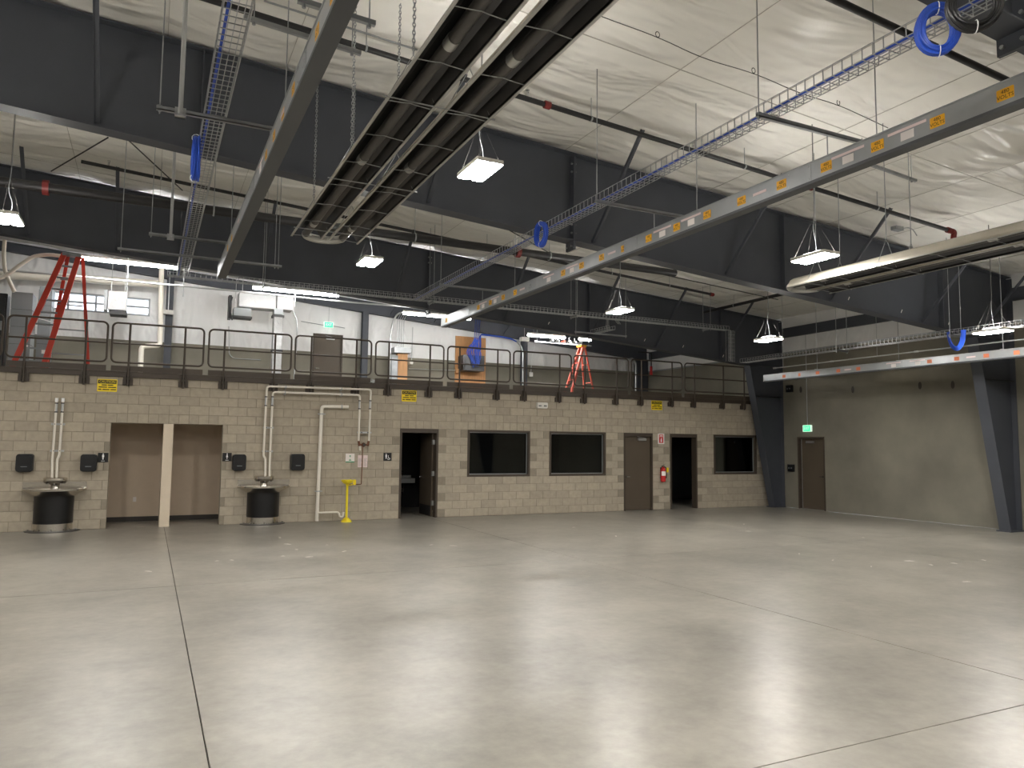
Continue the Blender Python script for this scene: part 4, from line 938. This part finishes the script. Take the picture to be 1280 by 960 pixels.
# ================================================================== SPRINKLER PIPES AND CONDUIT
def spipe(label, p0, p1, r, fit=(), heads=(), hang=(), capend=False, m='black_steel', group='black sprinkler pipes'):
    p0 = V3(p0); p1 = V3(p1); t = thing('sprinkler_pipe', label, 'sprinkler pipe', tuple((p0 + p1) / 2), group)
    part('pipe', MB().tube([p0, p1], r, 12), m, t); d = (p1 - p0).normalized()
    for u in fit: q = p0.lerp(p1, u); part('coupling', MB().tube([q - d * .045, q + d * .045], r * 1.5, 12), 'pipe_red', t)
    for u in heads:
        q = p0.lerp(p1, u); part('sprinkler_head', MB().tube([q, q + V3((0, 0, r + .06))], .014, 8).tube([q + V3((0, 0, r + .085)), q + V3((0, 0, r + .09))], .03, 10).tube([q + V3((.015, 0, r + .05)), q + V3((.02, 0, r + .07)), q + V3((.01, 0, r + .088))], .004, 4), 'alu', t)
    for u in hang:
        q = p0.lerp(p1, u); part('hanger', MB().tube([q + V3((0, 0, r)), (q.x, q.y, roof_z(q.x) + .01)], .006, 6).tube([q - d * .012, q + d * .012], r * 1.2, 10), 'galv', t)
    return t
def rp(x, y, off): return (x, y, roof_z(x) - off)
spipe('black sprinkler pipe crossing above the two tube heaters, ending in a red elbow', rp(-7, -9.25, .3), rp(13.5, -9.25, .3), .036, (.575, .82, .995), (.56, .7, .3), (.2, .45, .61, .75, .9))
spipe('black sprinkler pipe passing over the bright blue cable coil', rp(-7, -12.9, .3), rp(17.5, -12.9, .3), .04, (.2,), (.3, .7), (.1, .4, .8))
spipe('black sprinkler pipe with a blunt end beyond the second frame', rp(-1.34, -2.5, .3), rp(13.6, -2.5, .3), .034, (.995,), (.03, .7), (.09, .3, .55, .78, .9))
spipe('thick level black sprinkler main with a red coupling below the ceiling', (-6, -3.9, 6.0), (11.2, -3.9, 6.0), .085, (.25, .755), (), (.12, .4, .62, .8))
spipe('black sprinkler cross main rising toward the leaning column', (14.84, -.6, 5.88), (14.84, -7.2, 5.88), .045, (), (), (.2, .5, .8))
t = thing('red_fitting', 'red grooved elbow fitting dropping off the sprinkler pipe end', 'pipe fitting', tuple(rp(13.5, -9.25, .6)))
x, y, z = rp(13.53, -9.25, .3); part('elbow', MB().tube(arc_path([(x - .06, y, z + .005), (x + .03, y, z), (x - .02, y, z - .22), (x - .01, y, z - .36)], .06, 4), .05, 12), 'pipe_red', t); part('collar', MB().tube([(x - .018, y, z - .2), (x - .018, y, z - .25)], .068, 12), 'pipe_red', t)
for (a, b, off, lab, r) in (((665, 100), (1116, 281), .09, 'thin grey conduit on the ceiling ending in a junction box', .013), ((330, 0), (521, 63), .09, 'thin grey conduit on the ceiling above the worn busway', .013), ((760, 345), (1010, 366), .2, 'thin dark line pipe beneath the ceiling near the leaning column', .012)):
    p0, p1 = atR(*a, off), atR(*b, off); y = (p0.y + p1.y) / 2
    single('roof_conduit', MB().tube([(p0.x, y, roof_z(p0.x) - off), (p1.x, y, roof_z(p1.x) - off)], r, 8), 'galv' if off < .15 else 'black_steel', lab, 'conduit', group='ceiling conduits')
q = atR(1121, 285, .1); t = thing('junction_box', 'small grey junction box at the ceiling conduit end', 'junction box', (q.x, q.y, q.z - .05)); part('box', MB().bevbox(q.x - .1, q.x + .12, q.y - .06, q.y + .06, q.z - .05, q.z + .03, .01), 'galv', t)
part('flex_lead', MB().tube(arc_path([(q.x + .1, q.y, q.z), (q.x + .3, q.y - .1, q.z + .03), (q.x + .45, q.y - .1, q.z - .12)], .12, 5), .008, 6), 'galv', t)
mb = MB(); pts = [atR(a, b, .06) for a, b in ((700, 0), (760, 24), (822, 46), (880, 74), (942, 91), (1000, 117), (1048, 131), (1110, 160))]
mb.tube(arc_path(pts, .5, 5), .005, 5); t = thing('roof_cable', 'thin black cable drooping along hooks on the ceiling', 'cable', tuple(pts[2])); part('cable', mb, 'cable_black', t)
for p_ in (pts[2], pts[4], pts[6]): part('hook', MB().tube([p_ + V3((.03 * math.cos(a), 0, .03 + .035 * math.sin(a))) for a in [2 * math.pi * i / 10 for i in range(10)]], .005, 4, closed=True), 'black_steel', t)
# stays for the wall tray
q0, q1 = atZ(966, 460, 4.02), atZ(1280, 424.5, 4.02)
t = thing('tray_conduit', 'thin bright conduit running just below the wall cable tray', 'conduit', (15.4, -5, 4.02)); xx = (q0.x + q1.x) / 2
part('conduit', MB().tube([(xx, q0.y, 4.02), (xx, -14, 4.02)], .014, 8), 'zinc', t)
for y in (q0.y, q0.y - 1.9, q0.y - 4.2): part('coupling', MB().tube([(xx, y - .05, 4.02), (xx, y + .05, 4.02)], .022, 8), 'zinc', t)
for y in (q0.y - .3, q0.y - 3.2, q0.y - 7): part('hanger', MB().tube([(xx, y, 4.03), (xx, y, roof_z(xx) + .01)], .005, 6), 'galv', t)
# exit sign on the right wall
q = atX(1008.5, 535.5, XR - .06); cz = atX(1010, 470, XR - .06).z
t = thing('exit_sign', 'green exit sign hung on a conduit above the concrete wall door', 'exit sign', (q.x, q.y, q.z - .1), 'green exit signs')
part('housing', MB().bevbox(q.x, q.x + .05, q.y - .16, q.y + .16, q.z - .1, q.z + .1, .012, 'x'), 'exit_white', t)
fp = part('face', MB().box(q.x - .004, q.x, q.y - .13, q.y + .13, q.z - .085, q.z + .085), 'exit_green', t)
part('lettering', put_text(MB(), 'EXIT', .13, (q.x - .006, q.y, q.z), '-x', .75), 'exit_white', fp)
part('conduit', MB().tube([(q.x + .03, q.y, q.z + .1), (q.x + .03, q.y, roof_z(XR - .1) - .6)], .010, 8), 'zinc', t)
for (a, b, lab) in ((987, 486, 'small black box with lamps high on the column edge'), (989, 585, 'black switch box on the concrete wall by the column')):
    q = atX(a, b, XR - .03); t = thing('control_box', lab, 'control box', (q.x, q.y, q.z - .1), 'black wall boxes'); part('box', MB().bevbox(XR - .07, XR - .002, q.y - .12, q.y + .12, q.z - .11, q.z + .11, .01, 'x'), 'black_plastic', t)
    for dy in (-.05, .05): part('button', MB().tube([(XR - .07, q.y + dy, q.z), (XR - .085, q.y + dy, q.z)], .022, 10), 'gray_metal', t)

# ================================================================== THINGS ON THE MEZZANINE
def ladder(label, top, feet, wtop, nsteps, m_rail, m_cap, m_step, rw=.075, group=None, mirror_foot=None):
    """top: centre of the cap; feet: front-left, front-right, back-left, back-right"""
    fl, fr, bl, br = [V3(q) for q in feet]; top = V3(top); lat = (fr - fl).normalized(); t = thing('stepladder', label, 'ladder', tuple((fl + fr + bl + br) / 4), group)
    tl, tr = top - lat * wtop / 2, top + lat * wtop / 2; nrm = lat.cross(V3((0, 0, 1)))
    for a, b in ((fl, tl), (fr, tr)):
        rail = part('front_rail', MB().bar(a, b, rw * .9, rw * .9, lat), m_rail, t); part('foot', MB().bar(a, a + (b - a) * .03, rw * 1.2, .045, lat), 'rubber', rail)
    bt = nrm * -.06
    for a, b in ((bl, tl + (br - fr).normalized() * .12), (br, tr + (br - fr).normalized() * .12)):
        rail = part('rear_rail', MB().bar(a, b, rw * .6, rw * .6, lat), m_rail, t); part('foot', MB().bar(a, a + (b - a) * .03, rw * .9, .045, lat), 'rubber', rail)
    for i in range(1, nsteps + 1):
        u = i / (nsteps + 1); a = fl.lerp(tl, u); b = fr.lerp(tr, u); part('step', MB().bar(a, b, .09, .03, (0, 0, 1)), m_step, t)
        if i % 2 == 0:
            a = bl.lerp(tl, u); b = br.lerp(tr, u); part('rear_brace', MB().bar(a, b, .02, .03), m_step, t)
    part('cap', MB().bar(tl - lat * .04, tr + lat * .04, .2, .07, (0, 0, 1)), m_cap, t)
    a = fl.lerp(tl, .45); b = bl.lerp(tl, .45); part('spreader', MB().bar(a, b, .012, .02), 'alu', t)
    return t
g = lambda px, py, Y: (lambda q: (q.x, q.y, ZM))(atY(px, py, Y))
tp = atY(89.5, 319, 2.0)
ladder('tall red stepladder standing open behind the railing', tp, (g(13, 455, 1.55), g(52, 456, 1.6), g(57, 456, 2.7), g(112, 456, 2.75)), .30, 9, 'ladder_red', 'gray_metal', 'gray_metal', .125)
tp = atY(727, 433, 2.6)
ladder('small pinkish-red stepladder with a yellow top', tp, (g(704, 485, 2.2), g(713, 487, 1.75), g(731, 486, 3.3), g(744, 487, 2.95)), .22, 5, 'ladder_orange', 'ladder_cap', 'ladder_orange', .07)
def boxpx(a, b, c, d, Y, depth, zfloor=False):
    x0, x1 = atY(a, (b + d) / 2, Y).x, atY(c, (b + d) / 2, Y).x; z1 = atY((a + c) / 2, b, Y).z; z0 = ZM if zfloor else atY((a + c) / 2, d, Y).z
    return x0, x1, Y, Y + depth, z0, z1
for (a, b, c, d, Y, lab) in ((12, 365, 39, 450, 3.6, 'tall grey sheet-metal air handler beside the red stepladder'), (47, 358, 63, 450, 4.6, 'narrower grey sheet-metal plenum behind the red stepladder')):
    x0, x1, y0, y1, z0, z1 = boxpx(a, b, c, d, Y, .7, True); t = thing('air_handler', lab, 'air handler', ((x0 + x1) / 2, (y0 + y1) / 2, ZM), 'mezzanine air handlers'); n = 5
    for k in range(n):
        za, zb2 = z0 + (z1 - z0) * k / n, z0 + (z1 - z0) * (k + 1) / n; part('panel', MB().bevbox(x0, x1, y0, y1, za + .004, zb2 - .004, .012), 'gray_metal', t)
    part('core', MB().box(x0 + .01, x1 - .01, y0 + .01, y1 - .01, z0, z1 - .005), 'base_dark', t)
    part('label_plate', MB().box(x1 - .16, x1 - .04, y0 - .003, y0, z0 + .75, z0 + .85), 'paper', t)
x0, x1, y0, y1, z0, z1 = boxpx(-14, 366, 7, 455, 1.4, .35, True); t = thing('control_cabinet', 'black upright cabinet at the end of the railing row', 'cabinet', ((x0 + x1) / 2, y0, ZM))
part('body', MB().bevbox(x0, x1, y0, y1, ZM, z1, .02), 'black_steel', t); part('door', MB().bevbox(x0 + .04, x1 - .04, y0 - .02, y0, ZM + .1, z1 - .08, .02), 'black_plastic', t); part('handle', MB().box(x1 - .1, x1 - .07, y0 - .05, y0 - .02, ZM + .9, ZM + 1.1), 'gray_metal', t)
# small foil unit in front of the window
x0, x1, y0, y1, z0, z1 = boxpx(135, 364, 158.5, 387, 5.2, .5); t = thing('duct_heater', 'foil-faced duct box with a black tray hung before the bright window', 'duct unit', ((x0 + x1) / 2, 5.4, z0 - .1))
part('box', MB().bevbox(x0, x1, y0, y1, z0, z1, .02), 'foil', t); part('drain_pan', MB().bevbox(x0 + .05, x1 + .02, y0 - .03, y1, z0 - .14, z0 - .02, .02), 'black_steel', t); part('flange', MB().box(x0 - .1, x0 - .02, y0 - .02, y1, z0 - .03, z1 + .02), 'gray_metal', t)
for x in (x0 + .06, x1 - .06): part('hanger', MB().tube([(x, y0 + .2, z1), (x, y0 + .2, roof_z(x) + .01)], .008, 6), 'zinc', t)
# foil duct with a drop
x0, x1, y0, y1, z0, z1 = boxpx(299, 367, 345, 385, 5.0, .5); t = thing('foil_duct', 'foil-wrapped duct with a tall drop running to the mezzanine floor', 'duct', ((x0 + x1) / 2, 5.2, ZM))
part('trunk', MB().bevbox(x0, x1, y0, y1, z0, z1, .03, 'x'), 'foil', t)
a0, a1, y0, y1, b0, b1 = boxpx(346.5, 369, 367, 387, 5.0, .5); part('elbow_box', MB().bevbox(a0, a1, y0, y1, b0, b1, .03), 'foil', t)
c0, c1, y0, y1, d0, d1 = boxpx(341, 392, 352.5, 480, 5.0, .32, True)
part('transition', MB().bevbox(c0, c1, y0, y1, d1 - .02, b0 + .02, .02), 'gray_metal', t)
part('drop', MB().bevbox(c0, c1, y0, y1, ZM, d1 - .1, .02, 'z'), 'foil', t); part('black_band', MB().box(c0 - .03, c1 + .03, y0 - .03, y1 + .03, d1 - .1, d1 - .03), 'black_steel', t)
zz = atY(346, 438, 5.0).z; part('black_band', MB().box(c0 - .02, c1 + .02, y0 - .02, y1 + .02, zz - .03, zz + .03), 'black_steel', t)
for x in (x0 + .1, a1 - .1): part('hanger', MB().tube([(x, 5.2, b1 - .05), (x, 5.2, roof_z(x) + .01)], .008, 6), 'zinc', t)
x0, x1, y0, y1, z0, z1 = boxpx(292, 385, 314, 397, 4.9, .35); t = thing('fan_coil', 'black and grey fan coil with flexible lines under the foil duct', 'fan coil', ((x0 + x1) / 2, 5.0, z0))
part('body', MB().bevbox(x0, x1, y0, y1, z0 + .03, z1, .02), 'gray_metal', t); part('filter_rack', MB().bevbox(x0 - .05, x1 + .03, y0 - .02, y1, z0 - .02, z0 + .05, .01), 'black_steel', t)
part('flex_line', MB().tube(arc_path([(x0 - .05, y0, z1 + .3), (x0 - .12, y0 - .02, z1), (x0 - .08, y0 - .03, z0 + .1), (x0 - .03, y0, z0 - .1)], .1, 5), .02, 8), 'black_steel', t)
part('side_flange', MB().box(x0 - .14, x0 - .06, y0, y1, z0 - .05, z1 + .35), 'black_steel', t)
part('support_rod', MB().tube([(x0 + .06, y0 + .2, z1), (x0 + .06, y0 + .2, roof_z(x0) + .01)], .008, 6), 'zinc', t)
# white vent pipes
def tubepx(name, pts, Y, r, m, label, cat, group=None, rad=.12, n=10, fl=False):
    P = [atY(a, b, Y) for a, b in pts]
    if fl: P[-1].z = ZM
    return single(name, MB().tube(arc_path(P, rad, 5), r, n), m, label, cat, tuple(P[-1]), group)
tubepx('vent_pipe', [(202, 333), (200, 432), (177, 433), (175.5, 462)], 5.7, .07, 'pvc', 'white vent pipe dropping beside the first mezzanine post with an offset', 'pipe', 'white vent pipes', .1, 12, True)
tubepx('vent_pipe', [(-20, 343), (80, 347), (198, 355)], 6.0, .11, 'pvc', 'fat white pipe running level toward the first mezzanine post', 'pipe', 'white vent pipes', n=14)
tubepx('flex_duct', [(-10, 352), (10, 343), (24, 332), (42, 320), (60, 318), (84, 321)], 2.6, .045, 'pvc', 'pale curved flexible hose behind the top of the red stepladder', 'hose', 'pale hoses')
tubepx('flex_duct', [(6, 300), (4.5, 318), (6, 338), (12, 352), (18, 365)], 3.0, .045, 'pvc', 'pale hanging hose beside the red stepladder', 'hose', 'pale hoses')
tubepx('long_conduit', [(-20, 335), (90, 345), (210, 356), (330, 367), (440, 378), (528, 385)], 3.3, .024, 'zinc', 'long grey conduit running under the mezzanine strip lights', 'conduit')
for a, b, lab in ((161, 318, 'by the bright window'), (230, 345, 'by the crossing tray'), (369, 365, 'by the foil duct')):
    q = atY(a, b + 30 if False else b, 3.3); zc = atY(a, 338 + (a - 10) * .092 + 12, 3.3).z
    single('conduit_hanger', MB().tube([(q.x, 3.3, zc - .02), (q.x, 3.3, roof_z(q.x) + .01)], .012, 6), 'zinc', 'pale rod holding the long conduit ' + lab, 'rod hanger', group='long conduit hangers')
# electrical group
YE = 6.5
t = thing('electrical_gutter', 'grey electrical gutter box with four thin conduits rising', 'electrical box', (7.8, YE, 5.0)); x0, x1, y0, y1, z0, z1 = boxpx(493, 434, 514, 441, YE, .2)
part('gutter', MB().bevbox(x0, x1, YE, YR - .001, z0, z1, .01), 'galv', t)
for k in range(4): x = x0 + .1 + .075 * k; q = atY(497, 396, YE).z; part('riser', MB().tube(arc_path([(x, YE + .03, z1), (x, YE + .03, q - .05), (x + .1, YE - .3, q + .2)], .15, 4), .013, 6), 'zinc', t)
t = thing('main_conduit', 'fat grey conduit bending up beside the gutter box', 'conduit', (7.4, YE, ZM)); P = [atY(487, 472, YE), atY(488.3, 420, YE), atY(491, 402, YE), atY(497, 392, YE), atY(505, 390, YE)]; P[0].z = ZM
part('conduit', MB().tube(arc_path(P, .2, 4), .032, 10), 'zinc', t); part('coupling', MB().tube([P[1] - V3((0, 0, .06)), P[1] + V3((0, 0, .04))], .042, 10), 'zinc', t)
t = thing('side_conduit', 'thin pale conduit looping down right of the gutter box', 'conduit', (8.1, YE, 4.6)); part('conduit', MB().tube(arc_path([atY(516, 409, 6.86), atY(515.6, 420, 6.86), atY(514.5, 450, 6.86)], .08, 4), .013, 8), 'zinc', t)
q = atY(514, 453, YE); part('outlet_box', MB().bevbox(q.x - .06, q.x + .06, YE - .03, YR - .001, q.z - .06, q.z + .06, .01), 'white_box', t)
x0, x1, y0, y1, z0, z1 = boxpx(498, 441.5, 510.5, 474, YE + .05, .1, True); single('wood_panel', MB().bevbox(x0, x1, YE + .15, YR - .002, z0 + .02, z1, .004), 'wood', 'narrow pale wood panel below the gutter box', 'wood panel')
x0, x1, y0, y1, z0, z1 = boxpx(489, 444, 497.5, 474, YE, .2, True); t = thing('breaker_panel', 'slim grey breaker cabinet beside the narrow wood panel', 'electrical panel', ((x0 + x1) / 2, YE, z0)); part('cabinet', MB().bevbox(x0, x1, YE + .02, YR - .002, z0 + .02, z1, .01), 'gray_metal', t); part('door', MB().bevbox(x0 + .03, x1 - .03, YE + .005, YE + .02, z0 + .1, z1 - .08, .01), 'galv', t)
x0 = atY(464, 470, 1.0).x; x1 = atY(515, 476, 1.0).x; t = thing('metal_rack', 'low bright metal rack lying on the mezzanine floor near conduits', 'metal rack', ((x0 + x1) / 2, 1.0, ZM))
for y in (.85, 1.2): part('rail', MB().box(x0, x1, y, y + .04, ZM + .12, ZM + .16), 'zinc', t)
for k in range(9): x = x0 + (x1 - x0) * k / 8; part('rung', MB().box(x - .012, x + .012, .85, 1.24, ZM + .16, ZM + .175), 'zinc', t)
for x in (x0 + .02, x1 - .02): part('leg', MB().box(x - .02, x + .02, .85, .89, ZM, ZM + .12).box(x - .02, x + .02, 1.2, 1.24, ZM, ZM + .12), 'zinc', t)
P = [atY(511, 461, 6.8), atY(540, 462, 6.8), atY(570, 463, 6.8)]; t = thing('low_conduit', 'thin level conduit between the wood panel and plywood board', 'conduit', tuple(P[0])); part('conduit', MB().tube(P, .012, 8), 'zinc', t); q = atY(571.5, 463.5, 6.78); part('outlet_box', MB().bevbox(q.x - .06, q.x + .06, 6.74, 6.87, q.z - .07, q.z + .07, .01), 'wood', t)
x0, x1, y0, y1, z0, z1 = boxpx(569.5, 421, 607.5, 479, 6.84, .03); single('plywood_board', MB().bevbox(x0, x1, 6.875, YR - .001, z0 - .15, z1, .004), 'ply', 'orange-brown plywood backboard on the rear wall', 'plywood board')
x0, x1, y0, y1, z0, z1 = boxpx(579.5, 444, 606, 463.5, 6.35, .5); t = thing('network_rack', 'black wall rack swamped with blue cables on the plywood board', 'network rack', ((x0 + x1) / 2, 6.6, z0))
part('cabinet', MB().bevbox(x0, x1, 6.38, 6.874, z0, z1, .02), 'black_plastic', t); part('side_frame', MB().bevbox(x0 + .04, x0 + .2, 6.36, 6.38, z0 + .04, z1 - .04, .02), 'black_panel', t); part('port_plate', MB().box(x0 + .3, x1 - .1, 6.365, 6.38, z0 + .08, z1 - .12), 'black_steel', t)
t2 = thing('cable_bundle', 'tangled blue cables dropping onto the black wall rack', 'cable', ((x0 + x1) / 2, 6.5, z1), 'blue cables on the mezzanine'); mb = MB()
for k in range(26):
    u = random.random(); xa = x0 + .25 + .35 * random.random(); zt2 = atY(592, 397, 6.3).z
    mb.tube(arc_path([(x0 + .42 + .17 * (k % 4) / 3, 6.3, zt2), (x0 + .42 + .17 * (k % 4) / 3, 6.4, z1 + .55), (x0 + .1 + (x1 - x0 - .2) * u, 6.45, z1 + .12 + .14 * random.random()), (x0 + .15 + (x1 - x0 - .3) * u, 6.33, z1 - .05), (x0 + .35 + .5 * (x1 - x0 - .3) * u, 6.33, z0 + .1 + .25 * random.random())], .14, 3), .011, 5)
part('strands', mb, 'cable_blue', t2)
mb = MB()
for k in range(10): d = random.uniform(-.03, .03); mb.tube(arc_path([(atY(600, 438, 6.5).x + d, 6.5, atY(600, 438, 6.5).z), atY(600, 418, 6.5) + V3((d, 0, d)), atY(612, 419.5, 6.5) + V3((0, d, d)), atY(626, 421, 6.5) + V3((0, d, d)), atY(640, 424, 6.5) + V3((0, d, d)), atY(646, 427.5, 6.5) + V3((0, d, d))], .1, 4), .013, 5)
single('cable_bundle', mb, 'cable_blue', 'blue cable bundle arching right toward the third mezzanine post', 'cable', group='blue cables on the mezzanine')
tubepx('riser_conduit', [(646, 427.5), (651, 432), (653.5, 440), (653.5, 480)], 6.45, .03, 'zinc', 'pale conduit sweeping down the third mezzanine post', 'conduit', fl=True)
x0, x1, y0, y1, z0, z1 = boxpx(653, 421, 662.5, 426, 6.35, .2); t = thing('post_box', 'white box fixed high on the third mezzanine post', 'junction box', ((x0 + x1) / 2, 6.4, z0)); part('box', MB().bevbox(x0, x1, 6.4, 6.597, z0, z1, .02), 'white_box', t); part('lead', MB().tube([((x0 + x1) / 2, 6.5, z1), ((x0 + x1) / 2, 6.5, z1 + .35)], .01, 6), 'zinc', t)
t = thing('switch_box', 'small white box with a dangling lead right of the third post', 'switch box', (12.9, 6.85, 4.4)); q = atY(664, 468, 6.84); part('box', MB().bevbox(q.x - .07, q.x + .07, 6.83, YR - .001, q.z - .08, q.z + .08, .01), 'white_box', t); part('lead', MB().tube(arc_path([(q.x, 6.86, q.z + .08), atY(664.5, 447, 6.84), atY(668, 436, 6.84), atY(669.5, 423, 6.84)], .1, 3), .011, 6), 'sign_white', t)
x0, x1, y0, y1, z0, z1 = boxpx(205, 387, 215.5, 392, 6.35, .2); t = thing('post_box', 'white box fixed on the first mezzanine post', 'junction box', ((x0 + x1) / 2, 6.4, z0)); part('box', MB().bevbox(x0 - .04, x1 + .04, 6.4, 6.597, z0, z1, .02), 'white_box', t); part('lead', MB().tube([((x0 + x1) / 2, 6.5, z1), ((x0 + x1) / 2, 6.5, z1 + 1.2)], .014, 6), 'zinc', t)
tubepx('flex_conduit', [(367, 389), (371, 400), (371.5, 425), (369, 450), (367, 470)], 5.6, .02, 'zinc', 'grey flexible conduit curving down beside the foil duct', 'conduit', fl=True)
tubepx('loop_conduit', [(286, 408), (286.5, 443), (292, 448), (326, 450)], 6.86, .014, 'zinc', 'thin pale conduit looping low behind the foil duct', 'conduit')
tubepx('corner_conduit', [(787, 449), (791, 448), (795, 455), (794.5, 488)], 6.2, .04, 'zinc', 'pale conduit arching down before the dark corner post', 'conduit', rad=.3, fl=True)
t = thing('corner_horn', 'small red and white device hung on a black pipe by the corner post', 'alarm device', tuple(atY(814, 466, 5.9))); part('pipe', MB().tube(arc_path([atY(797, 440, 5.9), atY(814, 441, 5.9), atY(814, 458, 5.9)], .06, 3), .025, 8), 'black_steel', t); part('device', MB().tube([atY(814, 458, 5.9), atY(814, 470, 5.9)], .05, 10), 'sign_red', t)
# exit sign on the mezzanine
q = atY(411, 406, 6.8); t = thing('exit_sign', 'green exit sign above the mezzanine door', 'exit sign', (q.x, 6.8, q.z - .1), 'green exit signs')
part('housing', MB().bevbox(q.x - .165, q.x + .165, 6.80, 6.85, q.z - .1, q.z + .1, .012), 'exit_white', t); fp = part('face', MB().box(q.x - .135, q.x + .135, 6.796, 6.80, q.z - .085, q.z + .085), 'exit_green', t); part('lettering', put_text(MB(), 'EXIT', .13, (q.x, 6.794, q.z), '-y', .75), 'exit_white', fp)
part('stem', MB().tube([(q.x, 6.825, q.z + .1), (q.x, 6.825, eb(q.x) + .02)], .008, 6), 'zinc', t); part('side_conduit', MB().tube([(q.x - .9, 6.85, q.z + .05), (q.x - .16, 6.84, q.z - .02)], .012, 6).tube([(q.x + .16, 6.84, q.z - .02), (q.x + .55, 6.86, q.z - .06)], .012, 6), 'gray_metal', t)
# strut rack of pipes near the small stepladder
YP = 3.6; p0, p1 = atY(668, 426, YP), atY(739, 428, YP); t = thing('pipe_rack', 'strut rack of pipe fittings hanging behind the small stepladder top', 'pipe rack', ((p0.x + p1.x) / 2, YP, p0.z)); z = p0.z
part('channel', MB().box(p0.x, p1.x, YP - .02, YP + .02, z - .04, z), 'galv', t)
for k in range(6): x = p0.x + (p1.x - p0.x) * (.3 + .1 * k); part('fitting', MB().tube([(x, YP - .1, z + .05), (x, YP + .12, z + .05)], .035, 8).tube([(x, YP, z + .05), (x, YP, z + .2)], .02, 6), 'ladder_orange' if k == 2 else 'zinc', t)
for x in (p0.x + .1, p1.x - .1): part('rod', MB().tube([(x, YP, z - .02), (x, YP, roof_z(x) + .01)], .007, 6), 'galv', t)
# sink seen through the open restroom door
q = atY(508, 592, 2.7); sx_ = q.x; zr = .86
t = thing('hung_sink', 'white wall-hung sink inside the dark restroom', 'sink', (sx_, 3.0, zr - .2))
part('basin', MB().bevbox(sx_ - .28, sx_ + .28, 2.7, 3.198, zr - .13, zr, .05, 'z').bevbox(sx_ - .28, sx_ + .28, 3.1, 3.198, zr, zr + .08, .02, 'z'), 'ceramic', t); part('faucet', MB().tube(arc_path([(sx_, 3.1, zr + .05), (sx_, 3.1, zr + .18), (sx_, 2.95, zr + .16)], .05, 3), .013, 8), 'chrome', t); part('trap', MB().tube(arc_path([(sx_, 2.95, zr - .12), (sx_, 2.95, zr - .42), (sx_, 3.06, zr - .42), (sx_, 3.06, zr - .3), (sx_, 3.2, zr - .3)], .05, 4), .022, 8), 'chrome', t)

# ================================================================== SCRAPS ON THE FLOOR
mb = MB()
for (a, b) in ((717, 659), (770, 670), (930, 655), (999, 692), (1041, 700), (1079, 672), (1089, 708), (1164, 706), (1193, 704), (1230, 700), (1137, 701), (350, 672), (360, 680), (371, 687), (386, 696), (409, 681), (430, 689), (271, 701), (290, 700), (539, 681), (567, 682), (354, 695), (186, 714), (1209, 727), (936, 664)):
    q = atZ(a, b, .003); l = random.uniform(.03, .09); an = random.uniform(0, 3.1); c_, s_ = math.cos(an) * l, math.sin(an) * l; w_ = .012
    mb.add([(q.x - c_ - s_ * .2, q.y - s_ + c_ * .2, .001), (q.x + c_ - s_ * .2, q.y + s_ + c_ * .2, .001), (q.x + c_ + s_ * .25, q.y + s_ - c_ * .25, .001), (q.x - c_ * .6 + s_ * .2, q.y - s_ * .6 - c_ * .2, .001), (q.x, q.y, .008)], [(0, 1, 4), (1, 2, 4), (2, 3, 4), (3, 0, 4), (3, 2, 1, 0)])
single('paper_scraps', mb, 'paper', 'small white scraps scattered over the concrete floor', 'scraps', (5, -6, 0), kind='stuff')

# short struts under the ceiling that the tube heater chains hang from
for (a, b, Y, lab) in (((305, 21), (451, 67), -10.9, 'steel strut under the ceiling above the dark tube heater, crossing the worn busway'), ((372, 0), (469, 30), -12.3, 'steel strut under the ceiling above the dark tube heater, with a bolted clip'), ((1072, 200), (1145, 226), -10.5, 'steel strut under the ceiling behind the 480 volts busway, above the pale heater')):
    p0, p1 = atY(*a, Y), atY(*b, Y); t = thing('ceiling_strut', lab, 'strut', tuple((p0 + p1) / 2), 'struts under the ceiling')
    t.name = 'roof_strut'; LOC[t.name] = tuple((p0 + p1) / 2)
    part('channel', MB().bar(p0, p1, .041, .041), 'galv', t)
    for u in (.08, .92):
        q = p0.lerp(p1, u); part('rod', MB().tube([q, (q.x, q.y, roof_z(q.x) + .01)], .006, 6), 'galv', t); part('nut', MB().tube([q - V3((0, 0, .05)), q - V3((0, 0, .02))], .016, 6), 'galv', t)
